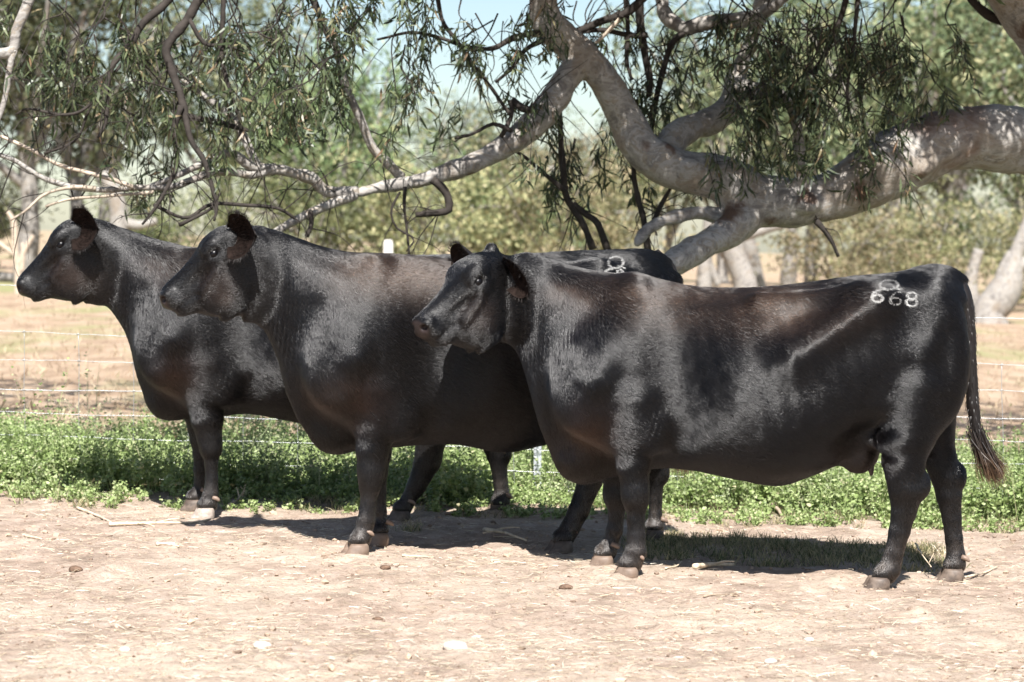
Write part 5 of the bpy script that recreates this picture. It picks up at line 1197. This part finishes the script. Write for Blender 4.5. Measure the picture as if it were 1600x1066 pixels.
fo = mb.build("crown", M_LEAF, tree, smooth=False); fo["kind"] = "stuff"
for q in range(16):                                                     # boughs that carry it
    a = np.array((rng.uniform(.2, 3.4), 14.0 + rng.uniform(-.4, .6), rng.uniform(3.3, 4.2))); b = np.array((rng.uniform(-5, 6), rng.uniform(13, 16.6), rng.uniform(4.2, 6.8)))
    pth = smooth_curve(np.array([a, (a + b) / 2 + rng.normal(size=3) * .3, b]), 20) - tree_o
    mobj("branch", *tube(pth, np.linspace(.06, .015, 20), 7), M_BARK, tree)
# ------------------------------------------------------------------ tree line across the paddock
BG_STOPS = {
    'olive': [(0, (0.045, 0.06, 0.028)), (.4, (0.11, 0.13, 0.062)), (.8, (0.22, 0.235, 0.125)), (1, (0.38, 0.32, 0.20))],
    'green': [(0, (0.045, 0.07, 0.026)), (.4, (0.115, 0.15, 0.06)), (.8, (0.22, 0.26, 0.115)), (1, (0.36, 0.37, 0.20))],
    'straw': [(0, (0.08, 0.085, 0.04)), (.4, (0.19, 0.19, 0.09)), (.8, (0.33, 0.30, 0.165)), (1, (0.46, 0.38, 0.24))],
    'dark': [(0, (0.025, 0.036, 0.018)), (.5, (0.055, 0.070, 0.030)), (1, (0.13, 0.14, 0.06))]}
M_BG = {k: leaf_mat("far_leaf_" + k, v, 0.25, .6, True) for k, v in BG_STOPS.items()}
M_BGBARK = bark_material("far_gum_bark", .58); M_BGDARK = bark_material("far_dark_bark", .5)
def far_tree(seed, H, trunk_h, crown_r, n_clump, per, leaf, kind, lean=0.0, r0=.28, bark=None, low=.35):
    g = np.random.default_rng(seed); root = []
    parts = {}
    mb = MB()
    top = np.array((lean * H, g.normal() * .3, trunk_h))
    tp = smooth_curve(np.array([(0, 0, -.2), (lean * H * .3 + g.normal() * .15, g.normal() * .1, trunk_h * .5), tuple(top)]), 14)
    mb.add(*tube(tp, np.linspace(r0, r0 * .55, 14) * (1 + .12 * vnoise(tp, .8, seed)), 9))
    tips = []
    for q in range(7):
        a = q * 2.4 + g.uniform(0, .8); el = g.uniform(.35, 1.0)
        e = top + np.array((math.cos(a) * crown_r * g.uniform(.5, .95), math.sin(a) * crown_r * g.uniform(.5, .95), (H - trunk_h) * el * .85))
        s0 = tp[int(g.uniform(8, 13.9))]; m = (s0 + e) / 2 + np.array((0, 0, g.uniform(-.1, .25) * (H - trunk_h) * .4)) + g.normal(size=3) * .2
        pth = smooth_curve(np.array([s0, m, e]), 12); mb.add(*tube(pth, np.linspace(r0 * .42, r0 * .09, 12), 6)); tips += [pth[6], pth[8], pth[10], pth[11]]
    parts['trunk'] = (mb, bark or M_BGBARK)
    lm = MB(); tips = np.array(tips); cs = []
    for q in range(n_clump):
        if g.uniform() < .6: c = tips[g.integers(len(tips))] + g.normal(size=3) * crown_r * .22
        else:
            v = unit(g.normal(size=3)); c = np.array((top[0], top[1], H * (low + (1 - low) * .5))) + v * np.array((crown_r, crown_r, H * (1 - low) * .5)) * g.uniform(.5, 1.0)
        cs.append(c)
    cs = np.array(cs); cs = cs[cs[:, 2] > .5]
    cr = g.uniform(.35, .85, len(cs)) * crown_r * .30
    n = len(cs) * per; ci = np.repeat(np.arange(len(cs)), per)
    p = cs[ci] + g.normal(size=(n, 3)) * (cr[ci] * .62)[:, None] * np.array((1, 1, .85)); p[:, 2] -= np.abs(g.normal(0, .25, n)) * cr[ci]
    d = np.stack([g.normal(0, .7, n), g.normal(0, .7, n), -np.abs(g.normal(.6, .6, n))], 1)
    lm.add(*leaves(p, d, g.uniform(.6, 1.4, n) * leaf, g.uniform(.6, 1.2, n) * leaf * .34, g, .2))
    parts['crown'] = (lm, M_BG[kind])
    return {k: (m.build("far_" + k, mt, None, k == 'trunk').data) for k, (m, mt) in parts.items()}
def clean():
    for o in [o for o in C.objects if o.name.startswith("far_")]: bpy.data.objects.remove(o)
VAR = [far_tree(1, 9.5, 3.0, 3.4, 80, 80, .24, 'olive'), far_tree(2, 8.0, 2.2, 3.2, 84, 80, .24, 'green', .08, low=.2), far_tree(3, 11.5, 4.2, 3.8, 80, 80, .26, 'olive', -.10, .34),
       far_tree(4, 6.5, 1.4, 3.0, 80, 80, .20, 'straw', .05, .18, low=.1), far_tree(5, 10.5, 3.6, 3.2, 84, 80, .24, 'dark', .0, .3, M_BGDARK), far_tree(6, 3.4, .5, 2.2, 60, 80, .15, 'straw', 0, .1, low=.05), far_tree(7, 4.2, .6, 2.4, 62, 80, .16, 'green', 0, .1, low=.05)]
clean()
def put_tree(v, px, D, s, label, cat="tree", group=None, rz=None):
    p = at(px, 440, D); x = p[0]; g_ = np.random.default_rng(int(px * 7 + D) + 5000)
    r = empty("gum_tree" if cat == "tree" else "shrub", (x, D, ground_z(x, D) + float(relief(np.array([x]), np.array([D]))[0])), g_.uniform(0, 6.28) if rz is None else rz)
    r.scale = (s, s, s * g_.uniform(.92, 1.08)); tag(r, label, cat, group)
    for k in ('trunk', 'crown'):
        o = link(bpy.data.objects.new(k, VAR[v][k]), r)
        if k == 'crown': o["kind"] = "stuff"
    return r
sg = "gum trees in the far tree line"; sg2 = "shrubs under the far tree line"
for v, px, D, s, lb in (
    (4, 35, 60, 1.0, "dark leafy gum tree at the left end of the tree line"), (0, 115, 66, .95, "olive gum tree far behind the farthest cow's face"), (4, 165, 72, 1.05, "dark gum tree far behind the farthest cow's ears"),
    (2, 330, 78, .85, "tall olive gum tree far behind the middle cow's face"), (1, 440, 72, .8, "green gum tree far behind the middle cow's neck"), (1, 520, 64, .82, "green gum tree far behind the middle cow's withers"),
    (2, 620, 70, .58, "olive gum tree far behind the white post"), (0, 770, 74, .58, "small olive gum tree far behind the nearest cow's poll"), (3, 860, 68, .72, "low straw-green tree far behind the nearest cow's neck"),
    (1, 950, 74, .62, "green tree far behind the Q on the middle cow's rump"), (0, 1045, 82, .72, "olive gum tree far behind the forked limb"), (2, 1190, 78, .9, "tall olive gum tree right of the pale leaning trunk"),
    (0, 1270, 70, .9, "olive gum tree below the thick limb, above the nearest cow's loin"), (4, 1340, 82, .95, "dark gum tree in the gap under the thick limb"), (0, 1400, 66, 1.1, "broad olive gum tree above the 668 brand"),
    (0, 1470, 74, 1.1, "olive gum tree above the nearest cow's tail head"), (2, 1560, 80, 1.05, "tall olive gum tree behind the stout trunk at the right edge"), (2, -60, 75, 1.0, "olive gum tree cut by the left edge of the view"),
    (0, 1680, 66, 1.1, "olive gum tree cut by the right edge of the view"), (0, 1130, 95, .9, "hazy olive gum tree farthest back behind the lower limb"),
    (4, 1230, 92, 1.1, "dark gum tree farthest back right of the leaning trunk"), (4, 1480, 95, 1.2, "dark gum tree farthest back above the nearest cow's rump")):
    put_tree(v, px, D, s, lb, "tree", sg)
for v, px, D, s, lb in ((6, 250, 62, .85, "green shrub far behind the farthest cow's withers"), (6, 480, 60, 1.0, "green shrub far behind the middle cow's neck crest"), (6, 640, 62, .9, "green shrub just right of the white post"),
    (5, 690, 60, 1.1, "straw-coloured shrub left of the nearest cow's far ear"), (6, 830, 62, 1.0, "green shrub above the nearest cow's neck"), (5, 900, 60, 1.1, "straw-coloured shrub behind the two dark stems"), (5, 1330, 60, 1.0, "straw-coloured shrub above the nearest cow's hips"),
    (5, 1420, 64, .9, "small straw-coloured shrub above the brand numbers"), (6, 1480, 70, 1.0, "green shrub above the nearest cow's tail head"), (6, -30, 64, 1.0, "green shrub cut by the left edge"), (5, 1650, 62, 1.0, "straw-coloured shrub cut by the right edge")):
    put_tree(v, px, D, s, lb, "shrub", sg2)
# ---- trunks one can pick out
def lone_trunk(pts, D, label, mat, name="bare_trunk", extra=()):
    P, r = trace([(a, b, c, D) for a, b, c in pts]); o_ = P[0].copy(); z0 = ground_z(o_[0], D); o_[2] = z0
    e = empty(name, tuple(o_)); tag(e, label, "tree trunk")
    P = np.vstack([[P[0][0], P[0][1], z0 - .2], P]); r = np.concatenate([[r[0] * 1.15], r])
    c = smooth_curve(P - o_, 30); rr = smooth_curve(r[:, None], 30)[:, 0]
    mobj("trunk", *tube(c, rr * (1 + .10 * vnoise(c, .7, int(pts[0][0]))), 12), mat, e)
    for ex in extra:
        P2, r2 = trace([(a, b, c_, D) for a, b, c_ in ex]); c = smooth_curve(P2 - o_, 18); mobj("limb", *tube(c, smooth_curve(r2[:, None], 18)[:, 0], 8), mat, e)
lone_trunk([(1165, 452, 20), (1160, 430, 19), (1146, 395, 18), (1140, 370, 19), (1160, 340, 14)], 58, "pale leaning gum trunk seen above the nearest cow's back", M_BGBARK, extra=([(1142, 372, 12), (1180, 362, 10), (1215, 352, 8), (1260, 345, 6)],))
lone_trunk([(1100, 452, 12), (1101, 420, 11), (1104, 385, 10), (1108, 340, 8)], 60, "slim grey gum trunk just left of the pale leaning trunk", M_BGBARK, extra=([(1103, 400, 7), (1112, 420, 6), (1122, 446, 6)],))
lone_trunk([(1545, 488, 28), (1560, 470, 27), (1575, 445, 24), (1582, 420, 18), (1590, 390, 12), (1610, 340, 10)], 52, "stout pale gum trunk at the right edge behind the tail", M_BGBARK, extra=([(1585, 425, 12), (1600, 412, 12), (1630, 420, 10)], [(1545, 470, 5), (1556, 445, 6), (1566, 420, 7), (1580, 395, 7)]))
lone_trunk([(1518, 480, 14), (1515, 450, 12), (1520, 420, 10), (1530, 390, 8)], 60, "slim pale trunk left of the stout trunk at the right edge", M_BGBARK)
lone_trunk([(180, 440, 17), (182, 390, 16), (186, 340, 15), (178, 300, 12), (160, 270, 9)], 55, "pale gum trunk behind the farthest cow's neck", M_BGBARK, extra=([(184, 345, 10), (215, 352, 8), (245, 345, 6)],))
lone_trunk([(28, 425, 6), (24, 390, 5), (22, 350, 5), (12, 330, 3)], 50, "bare pale stem at the far left behind the farthest cow's nose", M_DEAD, extra=([(27, 415, 4), (42, 385, 3.5), (52, 368, 3)], [(25, 400, 4), (5, 385, 3.5), (-15, 372, 3)], [(34, 425, 4), (36, 400, 3.5), (35, 380, 2)]))
lone_trunk([(425, 430, 9), (428, 380, 8), (430, 330, 7), (440, 280, 5)], 64, "dark slim trunk behind the middle cow's neck", M_BGDARK)
lone_trunk([(870, 450, 10), (872, 380, 9), (868, 320, 8), (860, 260, 6)], 66, "grey trunk in the tree line above the middle cow's rump", M_BGDARK)
# fallen log, far fence and paddock post
P, r = trace([(-30, 447, 9, 62), (0, 446, 9, 62), (20, 443, 8, 62), (38, 436, 6, 62), (44, 428, 4, 62)]); c = smooth_curve(P, 20); c[:, 2] = np.maximum(c[:, 2], ground_z(c[:, 0], 62) + .1)
tag(mobj("fallen_log", *tube(c, smooth_curve(r[:, None], 20)[:, 0] * (1 + .2 * vnoise(c, .9, 3)), 10), M_BGDARK), "dark fallen log on the paddock beyond the farthest cow's nose", "log")
M_WHITE = simple_mat("white_paint", (0.50, 0.49, 0.46), .7, .3, (30, .3, .01), .12, 4)
def far_post(px, D, h, w, label, group=None):
    p = at(px, 440, D); x = p[0]; z = ground_z(x, D)
    sec = np.array([(-w, -w), (w, -w), (w, w), (-w, w)]) / 2; rows = [(0, -.2), (0, h), (.25, h + w * .5)]
    V = np.vstack([np.column_stack([sec * (1 - s_), np.full(4, zz)]) for s_, zz in rows]); k4 = np.arange(4)
    F = [np.vstack([np.stack([q * 4 + k4, q * 4 + (k4 + 1) % 4, (q + 1) * 4 + (k4 + 1) % 4, (q + 1) * 4 + k4], 1) for q in range(2)] + [np.array([[8, 9, 10, 11]])])]
    o = mobj("fence_post", V, F[0], M_WHITE, smooth=False); o.location = (x, D, z); tag(o, label, "post", group)
far_post(607, 40, 1.30, .15, "white post standing above the middle cow's back")
